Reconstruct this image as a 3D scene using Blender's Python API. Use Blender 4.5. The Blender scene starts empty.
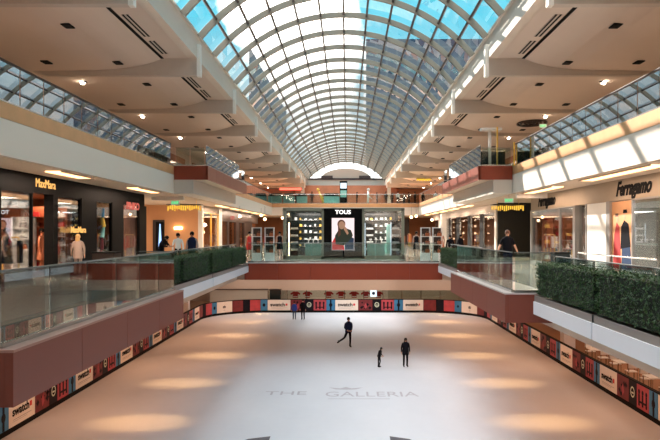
import bpy, math, random
from mathutils import Vector, Matrix
random.seed(7)
scn = bpy.context.scene
COL = scn.collection
F = 680.0
PI = math.pi
YB, YE = -14.0, 124.7
L1, L2, L3 = -5.3, 0.0, 5.2
BAY = 10.27
RIBS = [32.7 + BAY * k for k in range(-4, 9)]

# ------------------------------------------------------------------ materials
def nmat(name):
    m = bpy.data.materials.new(name); m.use_nodes = True
    m.node_tree.nodes.clear()
    return m, m.node_tree.nodes, m.node_tree.links

def mat(name, col, rough=0.5, metal=0.0, var=0.0, scale=4.0, bump=0.0, spec=0.5, stretch=(1, 1, 1), coat=0.0):
    m, N, L = nmat(name)
    out = N.new('ShaderNodeOutputMaterial'); b = N.new('ShaderNodeBsdfPrincipled')
    L.new(b.outputs[0], out.inputs[0])
    b.inputs['Roughness'].default_value = rough; b.inputs['Metallic'].default_value = metal
    b.inputs['Specular IOR Level'].default_value = spec
    b.inputs['Coat Weight'].default_value = coat
    tc = N.new('ShaderNodeTexCoord'); mp = N.new('ShaderNodeMapping'); mp.inputs['Scale'].default_value = stretch
    L.new(tc.outputs['Object'], mp.inputs[0])
    nz = N.new('ShaderNodeTexNoise'); nz.inputs['Scale'].default_value = scale; nz.inputs['Detail'].default_value = 3
    L.new(mp.outputs[0], nz.inputs['Vector'])
    mx = N.new('ShaderNodeMix'); mx.data_type = 'RGBA'
    v = max(var, 0.02)
    mx.inputs[6].default_value = tuple(max(0, c * (1 - v)) for c in col) + (1,)
    mx.inputs[7].default_value = tuple(min(1, c * (1 + v)) for c in col) + (1,)
    L.new(nz.outputs[0], mx.inputs[0]); L.new(mx.outputs[2], b.inputs['Base Color'])
    if bump:
        bp = N.new('ShaderNodeBump'); bp.inputs['Strength'].default_value = bump; bp.inputs['Distance'].default_value = 0.02
        L.new(nz.outputs[0], bp.inputs['Height']); L.new(bp.outputs[0], b.inputs['Normal'])
    return m

def emat(name, col, s):
    m, N, L = nmat(name)
    out = N.new('ShaderNodeOutputMaterial'); e = N.new('ShaderNodeEmission')
    e.inputs[0].default_value = tuple(col) + (1,); e.inputs[1].default_value = s
    L.new(e.outputs[0], out.inputs[0]); return m

def gmat(name, tint=(0.9, 0.95, 0.93), refl=0.08, fres=1.0, rough=0.0):
    """sheet glass: tinted see-through with a mirror share that rises towards grazing angles"""
    m, N, L = nmat(name)
    out = N.new('ShaderNodeOutputMaterial'); t = N.new('ShaderNodeBsdfTransparent'); g = N.new('ShaderNodeBsdfGlossy')
    t.inputs[0].default_value = tuple(tint) + (1,); g.inputs['Roughness'].default_value = rough
    g.inputs['Color'].default_value = (0.93, 0.97, 1, 1)
    fr = N.new('ShaderNodeFresnel'); fr.inputs[0].default_value = 1.5
    a = N.new('ShaderNodeMath'); a.operation = 'MULTIPLY_ADD'; a.use_clamp = True
    L.new(fr.outputs[0], a.inputs[0]); a.inputs[1].default_value = fres; a.inputs[2].default_value = refl
    mx = N.new('ShaderNodeMixShader')
    L.new(a.outputs[0], mx.inputs[0]); L.new(t.outputs[0], mx.inputs[1]); L.new(g.outputs[0], mx.inputs[2])
    L.new(mx.outputs[0], out.inputs[0]); return m

def s2l(r, g, b):
    return tuple(((c / 255) / 12.92) if c / 255 <= 0.04045 else (((c / 255) + 0.055) / 1.055) ** 2.4 for c in (r, g, b))

M = {}
M['ceiling'] = mat('ceiling_plaster', s2l(222, 208, 196), 0.85, var=0.04, scale=0.6)
M['ceilrib'] = mat('rib_plaster', s2l(204, 194, 184), 0.8, var=0.03)
M['beam'] = mat('beam_paint', s2l(226, 216, 204), 0.6, var=0.05, scale=0.8)
M['strip'] = mat('pale_strip', s2l(240, 238, 232), 0.5)
M['steel'] = mat('rib_steel', s2l(150, 140, 126), 0.5, var=0.05)
M['dsteel'] = mat('dark_purlin', s2l(70, 58, 60), 0.5)
M['vglass'] = gmat('skylight_glass', (0.99, 0.985, 0.97), 0.02, 0.35)
M['rail3'] = gmat('upper_rail_glass', (0.30, 0.40, 0.40), 0.30, 1.1)
M['rail2'] = gmat('lower_rail_glass', (0.84, 0.92, 0.90), 0.05, 0.8)
M['shopglass'] = gmat('shop_glass', (0.9, 0.91, 0.91), 0.05, 0.6)
M['white'] = mat('white_band_paint', s2l(250, 232, 218), 0.5, var=0.02, scale=0.5)
M['planterw'] = mat('planter_white', s2l(226, 228, 236), 0.45, var=0.02)
M['wood'] = mat('pale_maple', s2l(232, 170, 118), 0.45, var=0.16, scale=1.6, stretch=(1, 1, 1))
M['brown'] = mat('brown_cladding', s2l(124, 62, 48), 0.5, var=0.05, scale=1.0)
M['red'] = mat('cherry_cladding', s2l(136, 52, 28), 0.42, var=0.10, scale=2.0)
M['ledge'] = mat('stone_ledge', s2l(190, 180, 178), 0.3, var=0.05)
M['ledgeb'] = mat('brown_stone_ledge', s2l(164, 120, 108), 0.35, var=0.05)
M['black'] = mat('black_lacquer', s2l(16, 15, 15), 0.5, var=0.1, spec=0.03)
M['blackm'] = mat('black_matt', s2l(22, 21, 21), 0.7)
M['slate'] = mat('dark_green_glass_panel', s2l(38, 46, 48), 0.12, var=0.2)
M['chrome'] = mat('brushed_steel', s2l(190, 190, 188), 0.25, metal=1.0)
M['bronze'] = mat('brushed_bronze', s2l(150, 146, 143), 0.4, metal=0.4)
M['railsteel'] = mat('satin_rail', s2l(96, 100, 100), 0.35, metal=0.6)
M['handrail'] = mat('dark_handrail', s2l(52, 34, 26), 0.35)
M['limestone'] = mat('limestone', s2l(164, 146, 126), 0.6, var=0.06, scale=1.2)
M['limewhite'] = mat('white_stone', s2l(232, 226, 218), 0.5, var=0.03)
M['orangewall'] = mat('apricot_wall', s2l(222, 164, 116), 0.7, var=0.03)
M['beige'] = mat('beige_wall', s2l(206, 186, 172), 0.8, var=0.03)
M['darkwall'] = mat('charcoal_wall', s2l(30, 28, 28), 0.8, var=0.1)
M['storewall'] = mat('store_warm_wall', s2l(150, 96, 62), 0.7, var=0.2, scale=1.0)
M['storedark'] = mat('store_dark_wall', s2l(70, 52, 44), 0.7, var=0.2, scale=1.0)
M['storepale'] = mat('store_pale_wall', s2l(190, 190, 182), 0.7, var=0.05)
M['carpet'] = mat('brown_carpet', s2l(150, 112, 84), 0.9, var=0.12, scale=8)
M['soffit'] = mat('soffit_paint', s2l(200, 180, 160), 0.8, var=0.03)
M['gold'] = mat('gold_letters', s2l(250, 200, 90), 0.3, metal=0.2)
M['mint'] = mat('mint_lacquer', s2l(150, 205, 196), 0.4)
M['whitef'] = mat('white_laminate', s2l(228, 226, 224), 0.4)
M['skin'] = mat('skin', s2l(198, 146, 118), 0.6)
M['skin2'] = mat('skin_brown', s2l(140, 96, 74), 0.6)
M['navy'] = mat('navy_cloth', s2l(26, 32, 56), 0.85)
M['blue'] = mat('blue_cloth', s2l(46, 72, 160), 0.8)
M['blackc'] = mat('black_cloth', s2l(20, 20, 26), 0.85)
M['greyc'] = mat('grey_cloth', s2l(150, 140, 140), 0.85)
M['taupec'] = mat('taupe_cloth', s2l(160, 136, 124), 0.85)
M['redc'] = mat('red_cloth', s2l(170, 34, 34), 0.8)
M['jeans'] = mat('denim', s2l(56, 70, 96), 0.85)
M['hairb'] = mat('black_hair', s2l(20, 15, 13), 0.6)
M['hairbl'] = mat('blond_hair', s2l(190, 145, 88), 0.6)
M['hairbr'] = mat('brown_hair', s2l(96, 52, 30), 0.6)
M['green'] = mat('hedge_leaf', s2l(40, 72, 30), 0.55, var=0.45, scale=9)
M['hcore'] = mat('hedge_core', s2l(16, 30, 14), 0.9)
M['banw'] = mat('banner_white', s2l(238, 226, 214), 0.55)
M['banr'] = mat('banner_red', s2l(112, 28, 32), 0.55, var=0.6, scale=3.0)
M['bank'] = mat('banner_black', s2l(28, 26, 34), 0.5, var=0.3)
M['banp'] = mat('banner_pink', s2l(176, 62, 70), 0.55, var=0.4, scale=2.5)
M['banb'] = mat('banner_blue', s2l(50, 120, 165), 0.5, var=0.2)
M['ring'] = mat('watch_ring', s2l(210, 215, 190), 0.5)
M['txtk'] = mat('ink_black', s2l(14, 13, 15), 0.7, spec=0.1)
M['txtr'] = mat('ink_red', s2l(214, 40, 44), 0.6)
M['icetext'] = mat('ice_ink', s2l(158, 160, 174), 0.6, var=0.12, scale=0.7)
M['darkice'] = mat('ice_line', s2l(60, 62, 76), 0.6)
M['lampw'] = emat('lamp_warm', (1.0, 0.62, 0.30), 9.0)
M['stripw'] = emat('strip_light_warm', (1.0, 0.50, 0.20), 3.0)
M['lampspot'] = emat('spot_warm', (1.0, 0.80, 0.60), 25.0)
M['globe'] = emat('globe_warm', (1.0, 0.60, 0.34), 3.0)
M['chand'] = emat('chandelier_gold', (1.0, 0.56, 0.06), 0.75)
M['exit'] = emat('exit_green', (0.08, 0.85, 0.30), 1.0)
M['neon'] = emat('red_neon', (1.0, 0.10, 0.06), 2.2)
M['screen'] = emat('screen_blue', (0.35, 0.55, 1.0), 1.2)
M['screenw'] = emat('screen_white', (0.75, 0.9, 1.0), 1.0)
M['signlit'] = emat('lit_sign_gold', (1.0, 0.50, 0.14), 0.75)
M['signred'] = emat('lit_sign_red', (1.0, 0.22, 0.16), 0.45)
M['signwhite'] = emat('lit_sign_white', (1, 0.95, 0.9), 1.1)
M['disp1'] = mat('copper_shelf', s2l(168, 98, 66), 0.35, metal=0.4)

def frost_material():
    m, N, L = nmat('frosted_glass')
    out = N.new('ShaderNodeOutputMaterial'); a = N.new('ShaderNodeBsdfTranslucent'); b = N.new('ShaderNodeBsdfTransparent'); mx = N.new('ShaderNodeMixShader')
    a.inputs[0].default_value = (.9, .9, .88, 1); mx.inputs[0].default_value = 0.75
    L.new(b.outputs[0], mx.inputs[1]); L.new(a.outputs[0], mx.inputs[2]); L.new(mx.outputs[0], out.inputs[0]); return m
M['frost'] = frost_material()
for key in ('navy', 'blackc', 'hairb', 'jeans', 'blackm', 'bank'):
    M[key].node_tree.nodes['Principled BSDF'].inputs['Specular IOR Level'].default_value = 0.08
def ice_material():
    m, N, L = nmat('ice')
    out = N.new('ShaderNodeOutputMaterial'); b = N.new('ShaderNodeBsdfPrincipled'); L.new(b.outputs[0], out.inputs[0])
    tc = N.new('ShaderNodeTexCoord'); mp = N.new('ShaderNodeMapping'); mp.inputs['Scale'].default_value = (0.25, 0.12, 1)
    L.new(tc.outputs['Object'], mp.inputs[0])
    nz = N.new('ShaderNodeTexNoise'); nz.inputs['Scale'].default_value = 1.2; nz.inputs['Detail'].default_value = 6
    L.new(mp.outputs[0], nz.inputs['Vector'])
    cr = N.new('ShaderNodeValToRGB'); cr.color_ramp.elements[0].position = 0.3; cr.color_ramp.elements[1].position = 0.75
    cr.color_ramp.elements[0].color = (0.47, 0.515, 0.60, 1); cr.color_ramp.elements[1].color = (0.55, 0.595, 0.675, 1)
    L.new(nz.outputs[0], cr.inputs[0]); L.new(cr.outputs[0], b.inputs['Base Color'])
    n2 = N.new('ShaderNodeTexNoise'); n2.inputs['Scale'].default_value = 3.0; n2.inputs['Detail'].default_value = 8
    L.new(tc.outputs['Object'], n2.inputs['Vector'])
    rr = N.new('ShaderNodeMapRange'); rr.inputs[3].default_value = 0.42; rr.inputs[4].default_value = 0.62; b.inputs['Specular IOR Level'].default_value = 0.3
    L.new(n2.outputs[0], rr.inputs[0]); L.new(rr.outputs[0], b.inputs['Roughness'])
    bp = N.new('ShaderNodeBump'); bp.inputs['Strength'].default_value = 0.06; bp.inputs['Distance'].default_value = 0.02
    L.new(n2.outputs[0], bp.inputs['Height']); L.new(bp.outputs[0], b.inputs['Normal'])
    return m
M['ice'] = ice_material()

def tile_material():
    m, N, L = nmat('mall_stone_tiles')
    out = N.new('ShaderNodeOutputMaterial'); b = N.new('ShaderNodeBsdfPrincipled'); L.new(b.outputs[0], out.inputs[0])
    tc = N.new('ShaderNodeTexCoord')
    br = N.new('ShaderNodeTexBrick'); br.offset = 0.0
    br.inputs['Scale'].default_value = 1.0; br.inputs['Brick Width'].default_value = 0.9; br.inputs['Row Height'].default_value = 0.9
    br.inputs['Mortar Size'].default_value = 0.008
    br.inputs['Color1'].default_value = s2l(204, 198, 190) + (1,); br.inputs['Color2'].default_value = s2l(186, 180, 174) + (1,)
    br.inputs['Mortar'].default_value = s2l(150, 144, 138) + (1,)
    L.new(tc.outputs['Object'], br.inputs['Vector']); L.new(br.outputs[0], b.inputs['Base Color'])
    b.inputs['Roughness'].default_value = 0.12
    return m
M['tiles'] = tile_material()

def facade_material(name, base, win, bw, rh):
    m, N, L = nmat(name)
    out = N.new('ShaderNodeOutputMaterial'); b = N.new('ShaderNodeBsdfPrincipled'); L.new(b.outputs[0], out.inputs[0])
    tc = N.new('ShaderNodeTexCoord')
    sp = N.new('ShaderNodeSeparateXYZ'); cb = N.new('ShaderNodeCombineXYZ')
    ad = N.new('ShaderNodeMath'); ad.operation = 'ADD'
    L.new(tc.outputs['Object'], sp.inputs[0]); L.new(sp.outputs[0], ad.inputs[0]); L.new(sp.outputs[1], ad.inputs[1])
    L.new(ad.outputs[0], cb.inputs[0]); L.new(sp.outputs[2], cb.inputs[1])
    br = N.new('ShaderNodeTexBrick'); br.offset = 0.0
    br.inputs['Scale'].default_value = 1.0; br.inputs['Brick Width'].default_value = bw; br.inputs['Row Height'].default_value = rh
    br.inputs['Mortar Size'].default_value = 0.35
    br.inputs['Color1'].default_value = tuple(win) + (1,); br.inputs['Color2'].default_value = tuple(c * 1.5 for c in win) + (1,)
    br.inputs['Mortar'].default_value = tuple(base) + (1,)
    L.new(cb.outputs[0], br.inputs['Vector']); L.new(br.outputs[0], b.inputs['Base Color'])
    b.inputs['Roughness'].default_value = 0.5
    return m
M['towerL'] = facade_material('tower_blue', s2l(54, 64, 92), s2l(26, 34, 60), 3.0, 3.6)
M['towerR'] = facade_material('tower_grey', s2l(84, 98, 112), s2l(44, 64, 86), 3.2, 3.6)

# ------------------------------------------------------------------ mesh builder
class MB:
    def __init__(s): s.v = []; s.f = []; s.mi = []
    def add(s, vs, fs, mi=0):
        n = len(s.v); s.v += [tuple(v) for v in vs]
        s.f += [tuple(i + n for i in f) for f in fs]; s.mi += [mi] * len(fs); return s
    def box(s, x0, x1, y0, y1, z0, z1, mi=0):
        if x0 > x1: x0, x1 = x1, x0
        if y0 > y1: y0, y1 = y1, y0
        if z0 > z1: z0, z1 = z1, z0
        return s.add([(x0, y0, z0), (x1, y0, z0), (x1, y1, z0), (x0, y1, z0), (x0, y0, z1), (x1, y0, z1), (x1, y1, z1), (x0, y1, z1)],
              [(0, 3, 2, 1), (4, 5, 6, 7), (0, 1, 5, 4), (1, 2, 6, 5), (2, 3, 7, 6), (3, 0, 4, 7)], mi)
    def prism(s, poly, y0, y1, mi=0):
        """polygon in x,z swept along y"""
        n = len(poly)
        a = sum(poly[i][0] * poly[(i + 1) % n][1] - poly[(i + 1) % n][0] * poly[i][1] for i in range(n))
        if a < 0: poly = poly[::-1]
        vs = [(p[0], y0, p[1]) for p in poly] + [(p[0], y1, p[1]) for p in poly]
        fs = [tuple(range(n)), tuple(range(2 * n - 1, n - 1, -1))] + [(i, i + n, (i + 1) % n + n, (i + 1) % n) for i in range(n)]
        return s.add(vs, fs, mi)
    def prismz(s, poly, z0, z1, mi=0):
        n = len(poly)
        a = sum(poly[i][0] * poly[(i + 1) % n][1] - poly[(i + 1) % n][0] * poly[i][1] for i in range(n))
        if a < 0: poly = poly[::-1]
        vs = [(p[0], p[1], z0) for p in poly] + [(p[0], p[1], z1) for p in poly]
        fs = [tuple(range(n - 1, -1, -1)), tuple(range(n, 2 * n))] + [(i, (i + 1) % n, (i + 1) % n + n, i + n) for i in range(n)]
        return s.add(vs, fs, mi)
    def tube(s, p0, p1, r0, r1=None, n=8, mi=0):
        r1 = r0 if r1 is None else r1
        p0, p1 = Vector(p0), Vector(p1); d = (p1 - p0).normalized()
        u = d.orthogonal().normalized(); w = d.cross(u)
        vs = []
        for p, r in ((p0, r0), (p1, r1)):
            for k in range(n):
                a = 2 * PI * k / n; vs.append(p + u * r * math.cos(a) + w * r * math.sin(a))
        fs = [(k, (k + 1) % n, (k + 1) % n + n, k + n) for k in range(n)] + [tuple(range(n - 1, -1, -1)), tuple(range(n, 2 * n))]
        return s.add(vs, fs, mi)
    def lathe(s, prof, c=(0, 0, 0), n=14, mi=0, sx=1, sy=1):
        vs = []; m = len(prof)
        for r, z in prof:
            for k in range(n):
                a = 2 * PI * k / n; vs.append((c[0] + r * sx * math.cos(a), c[1] + r * sy * math.sin(a), c[2] + z))
        fs = [(j * n + k, j * n + (k + 1) % n, (j + 1) * n + (k + 1) % n, (j + 1) * n + k) for j in range(m - 1) for k in range(n)]
        fs += [tuple(range(n - 1, -1, -1)), tuple(range((m - 1) * n, m * n))]
        return s.add(vs, fs, mi)
    def ball(s, c, r, n=12, m=8, mi=0):
        rx, ry, rz = r if isinstance(r, tuple) else (r, r, r)
        prof = [(max(0.001, math.sin(PI * j / m)), -math.cos(PI * j / m)) for j in range(m + 1)]
        vs = []
        for q, z in prof:
            for k in range(n):
                a = 2 * PI * k / n; vs.append((c[0] + rx * q * math.cos(a), c[1] + ry * q * math.sin(a), c[2] + rz * z))
        fs = [(j * n + k, j * n + (k + 1) % n, (j + 1) * n + (k + 1) % n, (j + 1) * n + k) for j in range(m) for k in range(n)]
        return s.add(vs, fs, mi)
    def mesh(s, name, mats):
        me = bpy.data.meshes.new(name); me.from_pydata(s.v, [], s.f)
        for m in (mats if isinstance(mats, (list, tuple)) else [mats]): me.materials.append(m)
        for p, i in zip(me.polygons, s.mi): p.material_index = i
        me.update(); return me
    def build(s, name, mats, parent=None, loc=None, smooth=False):
        o = bpy.data.objects.new(name, s.mesh(name, mats)); COL.objects.link(o)
        if smooth:
            for p in o.data.polygons: p.use_smooth = True
        if parent: o.parent = parent
        if loc: o.location = loc
        return o

def empty(name, loc=(0, 0, 0), rz=0):
    o = bpy.data.objects.new(name, None); COL.objects.link(o); o.empty_display_size = 0.2
    o.location = loc; o.rotation_euler = (0, 0, rz); return o
def T(o, label, cat, group=None):
    o['label'] = label; o['category'] = cat
    if group: o['group'] = group
    return o
def ST(o):
    o['kind'] = 'structure'; return o
def kids(o): return [c for c in bpy.data.objects if c.parent == o]
def copy_tree(o, parent=None, KC={}):
    c = o.copy(); COL.objects.link(c); c.parent = parent
    if o.name not in KC: KC[o.name] = kids(o)
    for ch in KC[o.name]: copy_tree(ch, c)
    return c
def text(name, body, size, m, loc, rot, parent=None, shear=0.0, ext=0.01, bold=0.0, width=None, sy=1.0, align='CENTER', space=1.0):
    cu = bpy.data.curves.new(name, 'FONT'); cu.body = body; cu.size = size; cu.align_x = align; cu.align_y = 'CENTER'
    cu.extrude = ext; cu.shear = shear; cu.offset = bold; cu.resolution_u = 3; cu.space_character = space
    t = bpy.data.objects.new(name, cu); COL.objects.link(t)
    bpy.context.view_layer.update()
    me = bpy.data.meshes.new_from_object(t.evaluated_get(bpy.context.evaluated_depsgraph_get()))
    bpy.data.objects.remove(t); bpy.data.curves.remove(cu)
    if width:
        xs = [v.co.x for v in me.vertices]; k = width / (max(xs) - min(xs))
        for v in me.vertices: v.co.x *= k
    for v in me.vertices: v.co.y *= sy
    me.materials.clear(); me.materials.append(m)
    o = bpy.data.objects.new(name, me); COL.objects.link(o); o.location = loc; o.rotation_euler = rot
    if parent: o.parent = parent
    return o
R90 = PI / 2
RL = (R90, 0, R90)      # text on a left-hand wall, facing +x
RR = (R90, 0, -R90)     # text on a right-hand wall, facing -x
RF = (R90, 0, 0)        # text facing the camera

# ------------------------------------------------------------------ lights
def area(loc, sx, sy, power, col=(1, 0.75, 0.5), rot=(0, 0, 0)):  # serves real fittings and also added fill without a fitting
    l = bpy.data.lights.new('lamp_or_fill', 'AREA'); l.shape = 'RECTANGLE'; l.size = sx; l.size_y = sy; l.energy = power; l.color = col
    o = bpy.data.objects.new('lamp_or_fill', l); COL.objects.link(o); o.location = loc; o.rotation_euler = rot; return o
def spot(loc, power, ang, col=(1, 0.6, 0.3), blend=0.6, rot=(0, 0, 0), scale=(1, 1, 1), r=0.05):
    l = bpy.data.lights.new('spot_light', 'SPOT'); l.energy = power; l.color = col; l.spot_size = ang; l.spot_blend = blend; l.shadow_soft_size = r
    o = bpy.data.objects.new('spot_light', l); COL.objects.link(o); o.location = loc; o.rotation_euler = rot; o.scale = scale; return o

# ================================================================== SHELL
# --- ice and lower floor
HW = 11.48; YI0, YI1 = -2.0, 59.1; RC = 5.0
def rink_path(s):
    """point and outward normal at path length s: left side northwards, far side, right side back"""
    a = YI1 - RC; arc = RC * PI / 2
    if s <= a: return Vector((-HW, s, 0)), Vector((-1, 0, 0))
    if s <= a + arc:
        t = (s - a) / RC; n = Vector((-math.cos(t), math.sin(t), 0))
        return Vector((-HW + RC, a, 0)) + n * RC, n
    b = a + arc + 2 * (HW - RC)
    if s <= b: return Vector((-HW + RC + s - a - arc, YI1, 0)), Vector((0, 1, 0))
    if s <= b + arc:
        t = (s - b) / RC; n = Vector((math.sin(t), math.cos(t), 0))
        return Vector((HW - RC, a, 0)) + n * RC, n
    return Vector((HW, a - (s - b - arc), 0)), Vector((1, 0, 0))
poly = [(-HW, YI0)]
for k in range(13):
    p, n = rink_path(54.1 + k * 7.854 / 12); poly.append((p.x, p.y))
for k in range(13):
    p, n = rink_path(74.914 + k * 7.854 / 12); poly.append((p.x, p.y))
poly.append((HW, YI0))
ice = ST(MB().prismz(poly, L1 - 0.1, L1).build('floor_ice', M['ice']))
text('ice_lettering', 'GALLERIA', 1.7, M['icetext'], (1.25, 29.3, L1 + 0.004), (0, 0, 0), ice, ext=0.001, width=4.0, sy=0.72)
text('ice_lettering', 'THE', 1.3, M['icetext'], (-2.45, 29.5, L1 + 0.004), (0, 0, 0), ice, ext=0.001, width=1.8, sy=0.72)
mb = MB()
mb.prismz([(-0.3, 30.25), (0.15, 30.2), (0.6, 30.25), (0.9, 30.6), (0.4, 30.42), (0.15, 30.7), (-0.1, 30.42), (-0.6, 30.6)], L1 + 0.001, L1 + 0.004)
mb.box(-0.6, 2.0, 28.5, 28.56, L1 + 0.001, L1 + 0.004)
mb.build('ice_emblem', M['icetext'], ice)
for sx, xa, xb in ((-1, -2.42, -3.15), (1, 1.66, 2.3)):
    P = [(xa, 22.0), (xa, 23.3), (xb, 23.0), (xb - sx * -0.3, 22.5), (xb - sx * -0.3, 22.0)]
    MB().prismz(P, L1 + 0.001, L1 + 0.004).build('ice_marking', M['darkice'], ice)
ST(MB().box(-20, 20, YB, YE, L1 - 0.4, L1 - 0.1).box(-20, -HW - 0.14, YB, 70, L1 - 0.1, L1).box(HW + 0.14, 20, YB, 70, L1 - 0.1, L1)
   .box(-20, 20, 59.3, 70, L1 - 0.1, L1 - 0.001).box(-20, 20, YB, -2.1, L1 - 0.1, L1 - 0.002).build('floor', M['carpet']))
# --- level two slab
mb = MB()
SE = 5.85
for sx in (-1, 1):
    mb.box(sx * SE, sx * 19, 1.0, 37.5, -0.45, 0)
mb.box(-19, 19, YB, 1.0, -0.45, 0); mb.box(-19, 19, 37.6, 48.5, -0.45, 0); mb.box(-19, -3.9, 48.5, 61, -0.45, 0); mb.box(3.9, 19, 48.5, 61, -0.45, 0); mb.box(-19, 19, 61, YE, -0.45, 0)
ST(mb.build('floor', M['tiles']))
mb = MB()
for sx in (-1, 1):
    mb.box(sx * (SE + 0.02), sx * 19, 1.0, 37.5, -0.95, -0.46)
mb.box(-19, 19, YB, 1.0, -0.95, -0.46); mb.box(-19, 19, 37.6, 48.5, -0.95, -0.46); mb.box(-19, -3.9, 48.5, 61, -0.95, -0.46); mb.box(3.9, 19, 48.5, 61, -0.95, -0.46); mb.box(-19, 19, 61, 62, -0.95, -0.46)
ST(mb.build('ceiling', M['soffit']))
# bridge front
mb = MB()
xs = [-5.45 + 10.9 * k / 6 for k in range(7)]
for a, b in zip(xs, xs[1:]): mb.box(a + 0.006, b - 0.006, 37.42, 37.6, -0.93, -0.03)
mb.box(-5.4, 5.4, 37.47, 37.6, -0.9, -0.05)
t = ST(mb.build('trim_1', M['red']))
MB().box(-5.45, 5.45, 37.38, 38.0, -0.03, 0.02).build('ledge', M['ledge'], t)
# brown projecting balcony fronts at level two
def bump(name, sx, y0, y1, wood_m):
    mb = MB(); n = 4; L = (y1 - y0) / n
    for k in range(n): mb.box(sx * 4.55, sx * 4.67, y0 + k * L + (0 if k == 0 else 0.008), y0 + (k + 1) * L - (0 if k == n - 1 else 0.008), -0.80, -0.02)
    mb.box(sx * 4.672, sx * SE, y0, y0 + 0.12, -0.80, -0.02); mb.box(sx * 4.672, sx * SE, y1 - 0.12, y1, -0.80, -0.02)
    mb.box(sx * 4.66, sx * SE, y0 + 0.1, y1 - 0.1, -0.78, -0.03)
    o = ST(mb.build(name, wood_m))
    MB().box(sx * 4.54, sx * SE, y0 - 0.01, y1 + 0.01, -0.02, 0.02).build('ledge', M['ledge'] if sx > 0 else M['ledgeb'], o)
    return o
bump('trim_2', -1, 9.68, 19.75, M['brown'])
bump('trim_3', 1, 18.7, 28.5, M['brown'])

# --- level three slab with wood and white band
mb = MB(); mw = MB(); mt = MB()
for sx in (-1, 1):
    mb.box(sx * 9.02, sx * 19, YB, 83.6, 3.72, 5.19)
    mw.box(sx * 8.98, sx * 9.3, YB, 83.6, 3.75, 4.73)
    mt.box(sx * 9.0, sx * 9.3, YB, 83.6, 4.755, 5.2)
mb.box(-19, 19, 83.85, YE, 3.72, 5.19)
mw.box(-9.3, 9.3, 83.6, 83.8, 3.75, 4.73); mt.box(-9.3, 9.3, 83.58, 83.8, 4.755, 5.2)
ST(mb.build('floor', M['soffit']))
ST(mw.build('trim_4', M['white'])); ST(mt.build('trim_5', M['wood']))
# glowing cove strips under the white band
for sx, cy in ((-1, ((13.2, 3), (23.9, 2.8), (32.8, 3.8), (53.5, 4), (60, 4), (66.5, 4), (73, 4), (79.5, 3))), (1, ((14.5, 5.6), (23.4, 6.2), (32.6, 5.0), (53.5, 4), (60, 4), (66.5, 4), (73, 4), (79.5, 3)))):
    side = 'left' if sx < 0 else 'right'
    for yc, L in cy:
        h = L / 2
        o = empty('cove_light', (sx * 9.52, yc, 3.72))
        MB().box(-0.26, 0.26, -h, h, -0.035, 0.0).build('diffuser', M['stripw'], o)
        MB().box(-0.30, -0.265, -h - .05, h + .05, -0.05, 0.0).box(0.265, 0.30, -h - .05, h + .05, -0.05, 0).build('housing', M['soffit'], o)
        T(o, 'long warm strip light under the white %s hand upper walkway band' % side, 'ceiling light', 'strip lights under the %s band' % side)
        area((sx * 9.6, yc, 3.66), 0.4, L, 120 if sx < 0 else 80, (1, 0.78, 0.62))

# --- walls
def wall(name, boxes, m):
    mb = MB()
    for b in boxes: mb.box(*b)
    return ST(mb.build(name, m))
wall('wall_left', [(-19.2, -19, YB, YE, L1, 9.5), (-16, -15.8, YB, 83, L3, 9.45), (-19, -17, YB, YE, L1, -0.96)], M['beige'])
wall('wall_right', [(19, 19.2, YB, YE, L1, 9.5), (15.8, 16, YB, 83, L3, 9.45), (17, 19, YB, YE, L1, -0.96)], M['beige'])
wall('wall_back', [(-19, 19, YB - 0.2, YB, L1, 16)], M['beige'])
wall('wall_front', [(-19, 19, YE, YE + 0.2, -0.9, 10.0)], mat('terracotta_wall', s2l(190, 104, 66), 0.7, var=0.1, scale=0.4))
# far bulkhead above the lower level shops
wall('wall_front', [(-12.6, 19, 63.6, 63.8, -3.75, -0.95), (-19, 19, 69, 69.2, L1, -0.95)], M['beige'])

# --- side ceilings, curved panels between ribs
prof = [(7.4, 10.05), (8.62, 10.05), (8.62, 10.14), (8.74, 10.14), (8.74, 10.0), (9.2, 9.84), (9.7, 9.71), (10.2, 9.61), (11, 9.52), (12, 9.475), (14.3, 9.45), (19.0, 9.45)]
for sx in (-1, 1):
    mb = MB()
    for (xa, za), (xb, zb) in zip(prof, prof[1:]):
        q = [(sx * xa, YB, za), (sx * xb, YB, zb), (sx * xb, YE, zb), (sx * xa, YE, za)]
        if sx > 0: q = q[::-1]
        mb.add(q, [(0, 1, 2, 3)])
    mb.box(sx * 7.4, sx * 19, YB, YE, 10.5, 10.6)
    ce = ST(mb.build('ceiling', M['ceiling']))
    for y in RIBS:
        rb = MB().prism([(sx * 7.02, 9.22), (sx * 14.3, 9.24), (sx * 14.9, 9.40), (sx * 14.9, 9.6), (sx * 8.7, 10.1), (sx * 7.02, 10.1)], y, y + 0.35)
        rb.build('ceiling_rib', M['ceilrib'], ce)
        MB().box(sx * 8.60, sx * 8.78, y + 0.4, y + BAY - 0.05, 10.02, 10.055).build('shade_strip', M['blackm'], ce)  # black strip painting the shade along the panel's stepped edge
        MB().box(sx * 6.84, sx * 7.02, y - 0.02, y + 0.28, 9.18, 10.72).build('rib_end', M['strip'], ce)
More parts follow.
